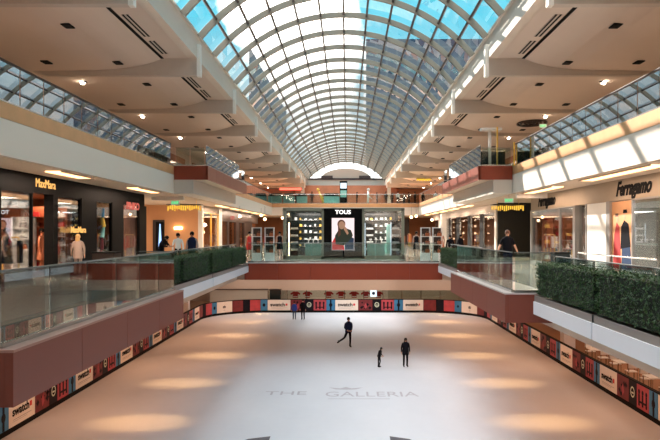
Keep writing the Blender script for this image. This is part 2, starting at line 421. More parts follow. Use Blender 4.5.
# --- long beams carrying the vault
for i, sx in enumerate((-1, 1)):
    mb = MB().prism([(sx * 7.0, 10.05), (sx * 7.42, 10.05), (sx * 7.42, 11.3), (sx * 7.12, 11.3), (sx * 7.12, 10.68), (sx * 7.0, 10.62)], YB, YE)
    b = ST(mb.build('trim_%d' % (6 + i), M['beam']))
    MB().box(sx * 6.98, sx * 7.12, YB, YE, 11.22, 11.32).build('ledge', M['beam'], b)
    MB().box(sx * 7.09, sx * 7.12, YB, YE, 10.64, 10.67).build('shade_strip', M['dsteel'], b)  # dark strip drawing the shade line of the beam groove
e = ST(MB().box(-7.42, 7.42, 123.9, 124.3, 9.95, 11.2).build('trim_8', M['beam']))
MB().box(-7.42, 7.42, 123.75, 123.9, 11.2, 11.5).box(-4.5, -2.4, 123.6, 123.8, 11.5, 11.95).box(2.4, 4.5, 123.6, 123.8, 11.5, 11.95).build('gutter', M['dsteel'], e)

# --- vault skylight
VR = 9.074; VC = 14.5 - VR
TH = math.asin(7.0 / VR)
def vp(th, r=VR): return (r * math.sin(th), VC + r * math.cos(th))
win = empty('window_1', (0, 0, 0)); ST(win)
ths = [-TH + TH * 2 * k / 28 for k in range(29)]
def arch_mesh(y, w, r0, r1):
    mb = MB(); vs = []
    for t in ths:
        for r in (r0, r1):
            x, z = vp(t, r)
            vs += [(x, 0, z), (x, w, z)]
    fs = []
    for k in range(28):
        a, b = 4 * k, 4 * k + 4
        fs += [(a, b, b + 1, a + 1), (a + 2, a + 3, b + 3, b + 2), (a, a + 2, b + 2, b), (a + 1, b + 1, b + 3, a + 3)]
    fs += [(0, 1, 3, 2), (112, 114, 115, 113)]
    return mb.add(vs, fs)
am = arch_mesh(0, 0.15, VR - 0.30, VR).mesh('arch_rib', M['steel'])
nr = 0; y = RIBS[0] - BAY / 3 * 1
while y < YE - 0.5:
    o = bpy.data.objects.new('arch_rib', am); COL.objects.link(o); o.parent = win; o.location = (0, y, 0); y += BAY / 3
    nr += 1
pw = 1.366 / VR
for k in range(-5, 6):
    x0, z0 = vp(k * pw - 0.006, VR - 0.20); x1, z1 = vp(k * pw + 0.006, VR - 0.20)
    x2, z2 = vp(k * pw + 0.006, VR + 0.03); x3, z3 = vp(k * pw - 0.006, VR + 0.03)
    MB().prism([(x0, z0), (x1, z1), (x2, z2), (x3, z3)], YB, YE).build('purlin', M['dsteel'], win)
mb = MB()
for a, b in zip(ths, ths[1:]):
    (xa, za), (xb, zb) = vp(a, VR + 0.01), vp(b, VR + 0.01)
    mb.add([(xa, YB, za), (xb, YB, zb), (xb, YE, zb), (xa, YE, za)], [(0, 1, 2, 3)])
mb.build('glass', M['vglass'], win)
# lunette at the far end: bright glass ring round a solid half disc
lun = empty('window_2', (0, 124.2, 0)); ST(lun)
mb = MB(); n = 20
th2 = [-TH + 2 * TH * k / n for k in range(n + 1)]
inner = [(4.6 * math.sin(-PI / 2 + PI * k / n), 11.25 + 2.0 * math.cos(-PI / 2 + PI * k / n)) for k in range(n + 1)]
MB().prism(inner, 0, 0.25).build('panel', M['beige'], lun)
outer = [vp(t, VR - 0.02) for t in th2]
for k in range(n): mb.add([(outer[k][0], 0.2, outer[k][1]), (outer[k + 1][0], 0.2, outer[k + 1][1]), (inner[k + 1][0], 0.2, inner[k + 1][1]), (inner[k][0], 0.2, inner[k][1])], [(0, 1, 2, 3)])
mb.build('frosted_glass', M['frost'], lun)
fb = MB()
for k in range(0, n + 1, 1): fb.tube((outer[k][0], 0.1, outer[k][1]), (inner[k][0], 0.1, inner[k][1]), 0.07, n=4)
ring = [(5.1 * math.sin(-PI / 2 + PI * k / n), 11.25 + 2.9 * math.cos(-PI / 2 + PI * k / n)) for k in range(n + 1)]
for a, b in zip(ring, ring[1:]): fb.tube((a[0], 0.1, a[1]), (b[0], 0.1, b[1]), 0.09, n=4)
for a, b in zip(inner, inner[1:]): fb.tube((a[0], 0.1, a[1]), (b[0], 0.1, b[1]), 0.12, n=4)
fb.build('window_frame', M['strip'], lun)
# near end closure of the vault
mb = MB(); P = [vp(t) for t in ths]
mb.prism([(P[0][0], 9.5)] + P + [(P[-1][0], 9.5)], YB - 0.2, YB); ST(mb.build('wall_back', M['beige']))

# --- ceiling fittings
def side_words(sx): return 'left' if sx < 0 else 'right'
sp_me = MB().box(-0.17, 0.17, -0.28, 0.28, -0.05, 0.0).mesh('ceiling_speaker', M['blackm'])
lampA = MB().lathe([(0.10, 0.0), (0.12, -0.05), (0.11, -0.06)], n=10).mesh('ceiling_lamp', M['blackm'])
def zc(x):
    for (xa, za), (xb, zb) in zip(prof[4:], prof[5:]):
        if xa <= x <= xb: return za + (zb - za) * (x - xa) / (xb - xa)
    return 9.45
for sx in (-1, 1):
    for y in RIBS[1:]:
        for x, dy in ((10.45, -1.1), (10.45, 3.5), (13.5, -1.7)):
            o = bpy.data.objects.new('ceiling_vent', sp_me); COL.objects.link(o); o.location = (sx * x, y + dy, zc(x))
            T(o, 'small black rectangular fitting set in the %s side ceiling' % side_words(sx), 'ceiling vent', 'black fittings in the %s ceiling' % side_words(sx))
        e = empty('ceiling_lamp', (sx * 13.4, y + 2.3, 9.45))
        o = bpy.data.objects.new('housing', lampA); COL.objects.link(o); o.parent = e; o.location = (sx * -0.10, 0, 0)
        MB().ball((0, 0, -0.08), (0.12, 0.12, 0.08), 10, 6).build('bulb', M['lampspot'], e)
        T(e, 'small bright round spotlight in the %s side ceiling' % side_words(sx), 'ceiling lamp', 'spotlights in the %s ceiling' % side_words(sx))
        for (ya, yb) in ((-6.6, -3.7), (-3.0, -0.9)):
            s = empty('air_diffuser', (sx * 8.32, y + (ya + yb) / 2, 10.05)); L = (yb - ya) / 2
            MB().box(-0.13, -0.04, -L, L, -0.02, 0).box(0.04, 0.13, -L, L, -0.02, 0).build('slot', M['blackm'], s)
            MB().box(-0.16, -0.13, -L, L, -0.025, 0).box(-0.04, 0.04, -L, L, -0.025, 0).box(0.13, 0.16, -L, L, -0.025, 0).build('frame', M['ceilrib'], s)
            T(s, '%s slotted linear air diffuser in the %s ceiling beside the vault beam' % ('long' if yb - ya > 2.5 else 'short', side_words(sx)), 'air vent',
              '%s slot diffusers of the %s ceiling' % ('long' if yb - ya > 2.5 else 'short', side_words(sx)))
# round dark ceiling grille on the right
e = empty('ceiling_grille', (13.3, 48.2, 9.45))
for r in (0.25, 0.5, 0.75, 1.0):
    mb = MB()
    for k in range(24):
        a, b = 2 * PI * k / 24, 2 * PI * (k + 1) / 24
        mb.tube((r * math.cos(a), r * 1.4 * math.sin(a), -0.06), (r * math.cos(b), r * 1.4 * math.sin(b), -0.06), 0.05, n=4)
    mb.build('ring', M['handrail'], e)
MB().lathe([(1.0, 0), (1.02, -0.05), (1.0, -0.06)], n=24, sy=1.4).build('plate', M['slate'], e)
T(e, 'large dark oval grille mounted on the right hand ceiling', 'ceiling grille')
# exit sign below grille
def exit_sign(loc, label, w=0.5, drop=0.25):
    e = empty('exit_sign', loc)
    MB().box(-w / 2, w / 2, -0.04, 0.04, -0.13, 0.13).build('housing', M['whitef'], e)
    text('lettering', 'EXIT', 0.2, M['exit'], (0, -0.05, 0), RF, e, width=w * 0.8)
    MB().tube((0, 0, 0.13), (0, 0, 0.13 + drop), 0.012).build('stem', M['chrome'], e)
    T(e, label, 'exit sign'); return e
exit_sign((13.6, 46.5, 8.95), 'green lit exit sign hanging under the upper right ceiling', drop=0.37)
exit_sign((-9.95, 40.2, 3.42), 'green lit exit sign above the left side corridor opening')
exit_sign((9.05, 37.2, 3.42), 'green lit exit sign above the right side corridor opening')

# ================================================================== RAILINGS
def railing(name, a, b, z0, h, gm, hm, step, label, rr=0.03, post=False):
    """a straight glass railing from a to b"""
    a, b = Vector(a + (z0,)), Vector(b + (z0,)); d = b - a; L = d.length; n = max(1, round(L / step)); w = L / n
    e = empty(name, a, math.atan2(d.y, d.x))
    pm = MB().box(0.03, w - 0.03, -0.008, 0.008, 0.04, h).mesh('glass_panel', gm)
    for k in range(n):
        o = bpy.data.objects.new('glass_panel', pm); COL.objects.link(o); o.parent = e; o.location = (k * w, 0, 0)
    MB().box(0, L, -0.04, 0.04, 0.0, 0.07).build('base_channel', M['chrome'], e)
    MB().tube((0, 0, h + rr), (L, 0, h + rr), rr, n=8).build('handrail', hm, e)
    if post:
        for k in range(n + 1): MB().box(k * w - 0.02, k * w + 0.02, 0.02, 0.06, 0, h).build('post', M['chrome'], e)
    T(e, label, 'glass railing'); return e
railing('glass_railing', (-9.12, YB + .3), (-9.12, 35.9), L3 + 0.01, 1.10, M['rail3'], M['handrail'], 1.52, 'glass railing with dark handrail along the near upper left walkway', 0.045)
railing('glass_railing', (9.12, YB + .3), (9.12, 35.9), L3 + 0.01, 1.10, M['rail3'], M['handrail'], 1.52, 'glass railing with dark handrail along the near upper right walkway', 0.045)
railing('glass_railing', (-9.12, 50.2), (-9.12, 83.6), L3 + 0.01, 1.10, M['rail3'], M['handrail'], 1.52, 'glass railing of the upper left walkway beyond the red balcony', 0.04)
railing('glass_railing', (9.12, 50.2), (9.12, 83.6), L3 + 0.01, 1.10, M['rail3'], M['handrail'], 1.52, 'glass railing of the upper right walkway beyond the red balcony', 0.04)
railing('glass_railing', (-9.05, 83.7), (9.05, 83.7), L3 + 0.01, 1.10, M['rail2'], M['chrome'], 1.52, 'glass railing of the food court edge above the jewellery kiosk', 0.03)
# level 2
railing('glass_railing', (-4.80, 9.8), (-4.80, 19.65), 0.02, 1.10, M['rail2'], M['railsteel'], 1.56, 'clear glass railing on the left brown balcony front', 0.014)
railing('glass_railing', (-4.82, 19.7), (-5.83, 19.7), 0.02, 1.10, M['rail2'], M['railsteel'], 1.0, 'short return glass panel at the far end of the left balcony', 0.014)
railing('glass_railing', (4.80, 18.9), (4.80, 28.4), 0.02, 1.10, M['rail2'], M['railsteel'], 1.56, 'clear glass railing on the right brown balcony front', 0.014)
railing('glass_railing', (4.82, 18.8), (5.83, 18.8), 0.02, 1.10, M['rail2'], M['railsteel'], 1.0, 'short return glass panel at the near end of the right balcony', 0.014)
railing('glass_railing', (-5.9, 19.8), (-5.9, 37.4), 0.0, 1.02, M['rail2'], M['railsteel'], 1.56, 'glass railing behind the left hedge planters', 0.014)
railing('glass_railing', (5.9, 2.0), (5.9, 18.6), 0.0, 1.02, M['rail2'], M['railsteel'], 1.56, 'glass railing behind the near right hedges', 0.014, post=True)
railing('glass_railing', (5.9, 28.6), (5.9, 37.4), 0.0, 1.02, M['rail2'], M['railsteel'], 1.56, 'glass railing behind the far right hedge', 0.014)
railing('glass_railing', (-5.3, 37.7), (5.3, 37.7), 0.02, 1.06, M['rail2'], M['railsteel'], 1.76, 'clear glass railing across the front of the bridge', 0.0145)

railing('glass_railing', (-3.8, 48.45), (3.8, 48.45), 0.0, 1.02, M['rail2'], M['railsteel'], 1.6, 'glass railing hidden behind the back of the kiosk')
railing('glass_railing', (-4.0, 48.6), (-4.0, 60.9), 0.0, 1.02, M['rail2'], M['railsteel'], 1.6, 'glass railing of the second floor opening, left beyond the kiosk')
railing('glass_railing', (4.0, 48.6), (4.0, 60.9), 0.0, 1.02, M['rail2'], M['railsteel'], 1.6, 'glass railing of the second floor opening, right beyond the kiosk')
# ================================================================== L3 red balconies
def balcony(sx, word):
    y0, y1 = 36.0, 49.8
    e = empty('balcony', (0, 0, 0))
    mb = MB(); n = 6; L = (y1 - y0) / n
    for k in range(n): mb.box(sx * 7.15, sx * 7.27, y0 + k * L + 0.01 * (k > 0), y0 + (k + 1) * L - 0.01 * (k < n - 1), 4.47, 5.2)
    mb.box(sx * 7.2, sx * 8.96, y0, y0 + 0.12, 4.47, 5.2); mb.box(sx * 7.2, sx * 8.96, y1 - 0.12, y1, 4.47, 5.2)
    mb.build('fascia', M['red'], e)
    MB().box(sx * 7.27, sx * 8.96, y0 + 0.12, y1 - 0.12, 4.5, 5.18).build('deck', M['soffit'], e)
    MB().box(sx * 7.95, sx * 8.96, y0 + 0.02, y1 - 0.02, 3.74, 4.49).build('underside', M['ceilrib'], e)
    T(e, 'cherry red clad balcony jutting from the upper %s walkway' % word, 'balcony')
    railing('glass_railing', (sx * 7.3, y0 + 0.1), (sx * 7.3, y1 - 2.6), 5.2, 1.10, M['rail3'], M['chrome'], 1.5, 'tall reflective glass panels along the %s red balcony' % word, 0.015)
    railing('glass_railing', (sx * 7.3, y1 - 1.5), (sx * 7.3, y1 - 0.1), 5.2, 0.9, M['rail3'], M['chrome'], 1.5, 'separate last glass panel at the far end of the %s red balcony' % word, 0.015)
    railing('glass_railing', (sx * 7.35, y0 + 0.08), (sx * 8.9, y0 + 0.08), 5.2, 0.95, M['rail2'], M['chrome'], 0.8, 'clear glass panels on the near face of the %s red balcony' % word, 0.015)
balcony(-1, 'left'); balcony(1, 'right')
# dark glass box, white post and brass poles on right balcony
e = empty('display_case', (8.15, 37.6, 5.2))
MB().box(-0.72, 0.72, -0.35, 0.35, 0, 0.9).build('glass_body', M['slate'], e); MB().box(-0.75, 0.75, -0.38, 0.38, 0.9, 0.96).build('top', M['chrome'], e)
T(e, 'dark glass case with steel top standing on the right red balcony', 'display case')
e = empty('directory_post', (7.95, 36.9, 5.2))
MB().box(-0.07, 0.07, -0.05, 0.05, 0, 2.0).build('post', M['whitef'], e); MB().box(-0.5, 0.6, -0.3, 0.3, 2.0, 2.12).build('top_panel', M['whitef'], e)
T(e, 'white post with flat white head on the right balcony', 'sign post')
for x, y, h, z in ((8.22, 36.3, 2.1, 5.2), (9.05, 36.0, 1.25, 5.2)):
    e = empty('brass_pole', (x, y, z))
    MB().tube((0, 0, 0), (0, 0, h), 0.045).build('pole', M['gold'], e); MB().lathe([(0.12, 0), (0.12, 0.03), (0.05, 0.06)], n=12).build('base', M['gold'], e)
    T(e, 'tall brass pole beside the dark case on the right balcony' if h > 2 else 'short brass pole at the corner of the upper right railing', 'pole')

# ================================================================== PLANTERS AND HEDGES
def planter(sx, y0, y1, label, word, hedges):
    e = empty('planter_box', (sx * 5.52, (y0 + y1) / 2, 0)); L = (y1 - y0) / 2
    MB().box(-0.32, 0.32, -L, L, -0.50, -0.16).build('trough', M['planterw'], e)
    MB().box(-0.29, -0.27, -L, L, -0.16, 0.0).box(0.27, 0.29, -L, L, -0.16, 0).box(-0.29, 0.29, -L, -L + 0.02, -0.16, 0).box(-0.29, 0.29, L - 0.02, L, -0.16, 0.0).build('metal_tray', M['bronze'], e)
    MB().box(-0.27, 0.27, -L + 0.02, L - 0.02, -0.16, -0.05).build('soil', M['handrail'], e)
    T(e, label, 'planter', None)
    for (a, b, h, lab) in hedges:
        W, LL = 0.26, (b - a) / 2
        o = empty('hedge', (sx * 5.52, (a + b) / 2, 0.04))
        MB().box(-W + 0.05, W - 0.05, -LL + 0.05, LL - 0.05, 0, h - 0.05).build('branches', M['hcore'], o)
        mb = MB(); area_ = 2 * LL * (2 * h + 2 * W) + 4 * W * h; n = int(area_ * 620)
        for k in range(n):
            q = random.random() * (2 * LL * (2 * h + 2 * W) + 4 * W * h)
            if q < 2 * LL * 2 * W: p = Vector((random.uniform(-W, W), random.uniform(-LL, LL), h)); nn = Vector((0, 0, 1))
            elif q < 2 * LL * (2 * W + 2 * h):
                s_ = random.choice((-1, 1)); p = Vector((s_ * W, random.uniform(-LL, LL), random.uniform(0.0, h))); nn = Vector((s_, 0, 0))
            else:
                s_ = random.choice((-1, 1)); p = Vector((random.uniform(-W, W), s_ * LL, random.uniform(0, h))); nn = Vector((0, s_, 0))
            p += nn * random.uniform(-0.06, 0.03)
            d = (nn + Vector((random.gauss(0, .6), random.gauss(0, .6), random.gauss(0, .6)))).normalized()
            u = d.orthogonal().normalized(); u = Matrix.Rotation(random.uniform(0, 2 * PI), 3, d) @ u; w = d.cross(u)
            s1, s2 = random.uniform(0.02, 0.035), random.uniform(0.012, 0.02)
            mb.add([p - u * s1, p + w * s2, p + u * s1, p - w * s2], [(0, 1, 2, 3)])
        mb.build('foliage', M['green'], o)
        T(o, lab, 'hedge')
planter(1, 5.5, 13.86, 'white planter trough nearest on the right, cut by the frame', 0, [(5.6, 13.8, 0.86, 'clipped green hedge nearest on the right, cut by the frame')])
planter(1, 13.95, 18.25, 'shorter white planter trough between the near hedge and the right brown balcony', 0, [(14.05, 18.2, 0.84, 'clipped hedge block beside the right brown balcony')])
planter(1, 28.6, 37.3, 'white planter trough between the right brown balcony and the bridge', 0, [(29.5, 37.0, 0.8, 'dark green hedge on the far right next to the bridge')])
planter(-1, 19.85, 27.4, 'white planter trough just beyond the left brown balcony', 0, [(19.95, 22.3, 0.84, 'left hedge block nearest the brown balcony'), (22.9, 27.0, 0.82, 'second left hedge block, wide, beyond the brown balcony')])
planter(-1, 27.5, 37.3, 'white planter trough touching the left end of the bridge', 0, [(27.8, 32.2, 0.84, 'third left hedge block, before the one at the bridge'), (32.6, 37.0, 0.82, 'left hedge block closest to the bridge')])

# ================================================================== RINK BOARDS
def curved(s0, s1, d0, d1, z0, z1, step=0.6):
    mb = MB(); n = max(1, int((s1 - s0) / step) if not (s1 < 54.1 or s0 > 82.8 or (s0 > 61.95 and s1 < 74.9)) else 1)
    vs = []
    for k in range(n + 1):
        p, nn = rink_path(s0 + (s1 - s0) * k / n)
        for d, z in ((d0, z0), (d1, z0), (d1, z1), (d0, z1)):
            q = p + nn * d; vs.append((q.x, q.y, L1 + z))
    fs = [(0, 3, 2, 1), tuple(4 * n + i for i in range(4))]
    for k in range(n):
        a, b = 4 * k, 4 * k + 4
        for i in range(4):
            j = (i + 1) % 4; fs.append((a + i, a + j, b + j, b + i))
    return mb.add(vs, fs)
bar = empty('rink_barrier', (0, 59.2, L1))
def pb(o):
    o.parent = bar; o.location = (0, -59.2, -L1); return o
SEND = 54.1 + 7.854 * 2 + 12.96 + 54.1 - 6
for nme, d0, d1, z0, z1, m in (('board', 0.03, 0.12, 0.0, 1.12, 'blackm'), ('kick_plate', 0.0, 0.028, 0.0, 0.19, 'blackm'), ('cap_rail', -0.01, 0.13, 1.12, 1.17, 'blackm')):
    mb = MB()
    for a, b in ((4, 54.0), (54.0, 62.0), (62.0, 74.8), (74.8, 82.9), (82.9, SEND)):
        c = curved(a, b, d0, d1, z0, z1); mb.add(c.v, c.f)
    pb(mb.build(nme, M[m]))
whites = [6.1, 11.9, 17.7, 23.5, 29.3, 35.1, 40.9, 46.7, 52.2, 57.0, 61.73, 67.6, 73.5, 78.7, 83.9, 89.5, 95.2, 100.9, 106.5, 112.2, 118.0]
_tc = {}
def lettering(body, size, m, width, p, nn, z, off, name, parent, sy=1.0, **kw):
    key = (body, round(size, 3))
    if key not in _tc:
        t = text('lettering', body, size, m, (0, 0, 0), (0, 0, 0), width=width, ext=0.003, **kw); _tc[key] = t.data; bpy.data.objects.remove(t)
    o = bpy.data.objects.new(name, _tc[key]); COL.objects.link(o)
    q = p - nn * off
    o.rotation_euler = (R90, 0, math.atan2(-nn.x, nn.y)); o.location = (q.x, q.y, z); o.parent = parent; return o
for i, w0 in enumerate(whites[:-1]):
    w1 = whites[i + 1]; P = w1 - w0
    seq = [('white_banner', 0.0, 0.34, 'banw'), ('red_banner', 0.34, 0.55, 'banr'), ('black_banner', 0.55, 0.68, 'bank'), ('pink_banner', 0.68, 0.87, 'banp'), ('blue_banner', 0.87, 1.0, 'banb')]
    for nm, a, b, m in seq:
        sa, sb = w0 + a * P + 0.01, w0 + b * P - 0.01
        o = pb(curved(sa, sb, 0.005, 0.029, 0.19, 1.11).build(nm, M[m]))
        p, nn = rink_path((sa + sb) / 2); tan = Vector((nn.y, -nn.x, 0)); wd = sb - sa
        def place(me_mb, mname, part):
            # shapes drawn in local (x along the board, z up) then stood on the banner
            me = me_mb.mesh(part, M[mname]); q = bpy.data.objects.new(part, me); COL.objects.link(q)
            r = p + nn * 0.003; q.location = (r.x, r.y, L1); q.rotation_euler = (0, 0, math.atan2(-nn.x, nn.y)); q.parent = o
        if nm == 'white_banner':
            k = wd / 1.95
            lettering('swatch', 0.42 * k, M['txtk'], 1.25 * k, p + tan * (-0.12 * k), nn, L1 + 0.68, 0.004, 'lettering', o, bold=0.012)
            place(MB().box(0.56 * k, 0.72 * k, -0.006, 0, 0.60, 0.78), 'txtr', 'emblem')
            place(MB().box(-0.70 * k, 0.70 * k, -0.004, 0, 0.40, 0.415).box(-0.7 * k, 0.35 * k, -0.004, 0, 0.34, 0.35), 'greyc', 'small_print')
        elif nm == 'black_banner':
            ringm = MB()
            for q in range(16):
                a0, a1 = 2 * PI * q / 16, 2 * PI * (q + 1) / 16
                ringm.add([(0.2 * math.cos(t) * r, -0.006, 0.68 + 0.22 * math.sin(t) * r) for t, r in ((a0, 1), (a1, 1), (a1, .72), (a0, .72))], [(0, 1, 2, 3)])
            ringm.box(-0.1, 0.1, -0.006, 0, 0.62, 0.68)
            place(ringm, 'ring', 'watch_picture')
        elif nm == 'red_banner':
            mb = MB()
            for q in range(6):
                x, z, r = random.uniform(-.4, .4) * wd, random.uniform(.35, .95), random.uniform(.08, .18)
                mb.add([(x + r * math.cos(t) * (0.6 if j % 2 else 1), -0.006, z + r * math.sin(t) * (0.6 if j % 2 else 1)) for j, t in enumerate([2 * PI * j / 8 for j in range(8)])], [tuple(range(8))])
            place(mb, 'bank', 'picture')
            place(MB().add([(0, -0.008, .3), (.16, -.008, .5), (.05, -.008, .85), (-.1, -.008, .6)], [(0, 1, 2, 3)]), 'banp', 'picture')
        elif nm == 'pink_banner':
            mb = MB()
            for q in range(3):
                x = (-.3 + .3 * q) * wd; mb.box(x - .06, x + .06, -.006, 0, .3, .75).ball((x, -.003, .84), (.09, .005, .1), 8, 6)
            mb.box(-.3 * wd, .3 * wd, -.006, 0, .42, .5); place(mb, 'bank', 'picture')
        else:
            mb = MB().box(-.07, .07, -.006, 0, .2, 1.1); mb.ball((0, -.003, .66), (.15, .008, .17), 10, 6); place(mb, 'bank', 'watch_picture')
T(bar, 'low barrier of red, white and blue advertising banners around the ice rink', 'rink barrier')

# ================================================================== LEVEL ONE around the rink
def column(name, x, y, r, z0, z1, m, label):
    e = empty(name, (x, y, z0)); MB().box(-r, r, -r, r, 0, z1 - z0).build('shaft', m, e)
    MB().box(-r - .04, r + .04, -r - .04, r + .04, 0, 0.15).build('base', M['chrome'], e); T(e, label, 'column')
column('column', 13.25, 40.2, 0.34, L1, -0.96, M['planterw'], 'square white column behind the right rink barrier')
column('column', -12.8, 54.5, 0.34, L1, -0.96, M['planterw'], 'square white column behind the left rink barrier near its corner')
# lower shop glass behind the far boards
e = ST(empty('window_3', (0, 66, L1)))
mb = MB()
for k in range(16): mb.box(-13 + k * 1.85, -12.94 + k * 1.85, -0.03, 0.03, 0, 1.6)
mb.box(-13, 15, -0.04, 0.04, 1.55, 1.65).box(-13, 15, -0.04, 0.04, 0, 0.1); mb.build('window_frame', M['chrome'], e)
MB().box(-13, 15, -0.01, 0.01, 0.1, 1.55).build('glass', M['rail2'], e)
wall('wall_front', [(4.3, 16, 68.0, 68.1, L1, -1.0), (-12.5, -6.6, 68.0, 68.1, L1, -1)], M['limestone'])
for k, x in enumerate((-4.9, -3.7, -1.6, -0.4, 0.9, 2.05, 3.3)):
    e = empty('hanging_jersey', (x, 67.2, L1 + .50))
    MB().prism([(-.25, 0), (.25, 0), (.25, .38), (.42, .28), (.5, .42), (.2, .62), (-.2, .62), (-.5, .42), (-.42, .28), (-.25, .38)], -0.04, 0.04).build('shirt', M['redc'], e)
    MB().box(-.22, .22, -.045, .045, .1, .16).box(-0.02, .02, -.01, .01, .62, .75).build('stripe_and_hook', M['whitef'], e)
    T(e, 'red sports jersey hanging in the lower shop window behind the far banners', 'jersey', 'red jerseys in the lower shop window')
e = empty('wall_clock', (2.75, 65.4, L1 + .78)); MB().box(-.3, .3, -.05, .05, 0, .62).build('panel', M['screenw'], e)
mb = MB().ball((0, -.06, .33), (.16, .01, .16), 12, 6); mb.build('face', M['jeans'], e); T(e, 'small square white lit sign with dark round mark behind the far barrier', 'lit sign')
for x, w, m, lab in ((-9.6, 2.6, 'storepale', 'long pale green counter behind the far left corner of the rink'), (-6.3, .5, 'slate', 'narrow dark cabinet beside the pale counter behind the rink')):
    e = empty('counter', (x, 61.8, L1)); MB().box(-w, w, -.3, .3, 0, 1.75).build('body', M[m], e); MB().box(-w - .05, w + .05, -.35, .35, 1.75, 1.82).build('counter_top', M['handrail'], e); T(e, lab, 'counter')
# benches, tables and chairs by right barrier
def chair(loc, rz, lab):
    e = empty('cafe_chair', loc, rz)
    MB().box(-.22, .22, -.22, .22, .43, .46).build('seat', M['whitef'], e)
    MB().box(-.22, .22, .2, .23, .62, .88).build('backrest', M['whitef'], e)
    for x, y in ((-.2, -.2), (.2, -.2), (-.2, .2), (.2, .2)): MB().tube((x, y, 0), (x, y, .43 if y < 0 else .9), .018, n=6).build('leg', M['chrome'], e)
    T(e, lab, 'chair'); return e
def table(loc, lab):
    e = empty('cafe_table', loc); MB().box(-.42, .42, -.42, .42, .70, .74).build('table_top', M['whitef'], e)
    for x, y in ((-.38, -.38), (.38, -.38), (-.38, .38), (.38, .38)): MB().tube((x, y, 0), (x, y, .70), .025, n=6).build('leg', M['chrome'], e)
    T(e, lab, 'table')
for k, y in enumerate((29.5, 33.0, 36.5)):
    nmz = ('nearest', 'middle', 'farthest')[k]
    table((13.6, y, L1), '%s of the three white cafe tables behind the right barrier' % nmz)
    chair((13.6, y - 0.95, L1), PI, 'white chair on the camera side of the %s cafe table' % nmz)
    chair((13.6, y + 0.95, L1), 0, 'white chair on the far side of the %s cafe table' % nmz)
    area((14.5, y, -1.0), 1.0, 1.0, 25, (1, .7, .5))
e = empty('counter', (16.2, 28, L1)); MB().box(-.4, .4, -8, 8, 0, 1.0).build('body', mat('orange_front', s2l(214, 96, 40), .5), e); MB().box(-.5, .5, -8.05, 8.05, 1.0, 1.06).build('counter_top', M['handrail'], e)
T(e, 'long orange fronted counter along the lower right wall', 'counter')
# warm downlights under level two which pool on the ice, plus added fill lights
for sx in (-1, 1):
    for y in (25, 31.5, 38.5, 46, 53, 58):
        e = empty('downlight', (sx * 7.4, y, -0.95))
        MB().lathe([(.14, 0), (.16, -.04), (.15, -.05)], n=12).build('trim_ring', M['whitef'], e); MB().lathe([(.09, -.052), (.10, -.055)], n=10).build('lens', M['lampw'], e)
        T(e, 'round warm downlight under the %s walkway above the ice edge' % side_words(sx), 'downlight', 'downlights under the %s walkway' % side_words(sx))
        spot((sx * 7.4, y, -1.06), 420, math.radians(42), (1, .52, .20), 1.0, scale=(1.5, 0.95, 1))
    for y in range(8, 60, 9):
        area((sx * 9.2, y, -1.0), 4.5, 4.0, 85, (1, .44, .20)); area((sx * 14, y, -1.0), 3, 3, 20, (1, .62, .40))  # broad warm fill added to tan the ice sides, no fixture
for x in (-9, -3, 3, 9):
    area((x, 57.5, -1.0), 4, 2.5, 60, (1, .84, .72)); area((x, 61.5, -1.0), 4, 1.5, 45, (1, .84, .7)); area((x, 66.8, -1.2), 4, 1.2, 90, (1, .88, .76))  # added fill brightening the far banners, bulkhead and lower shop glass

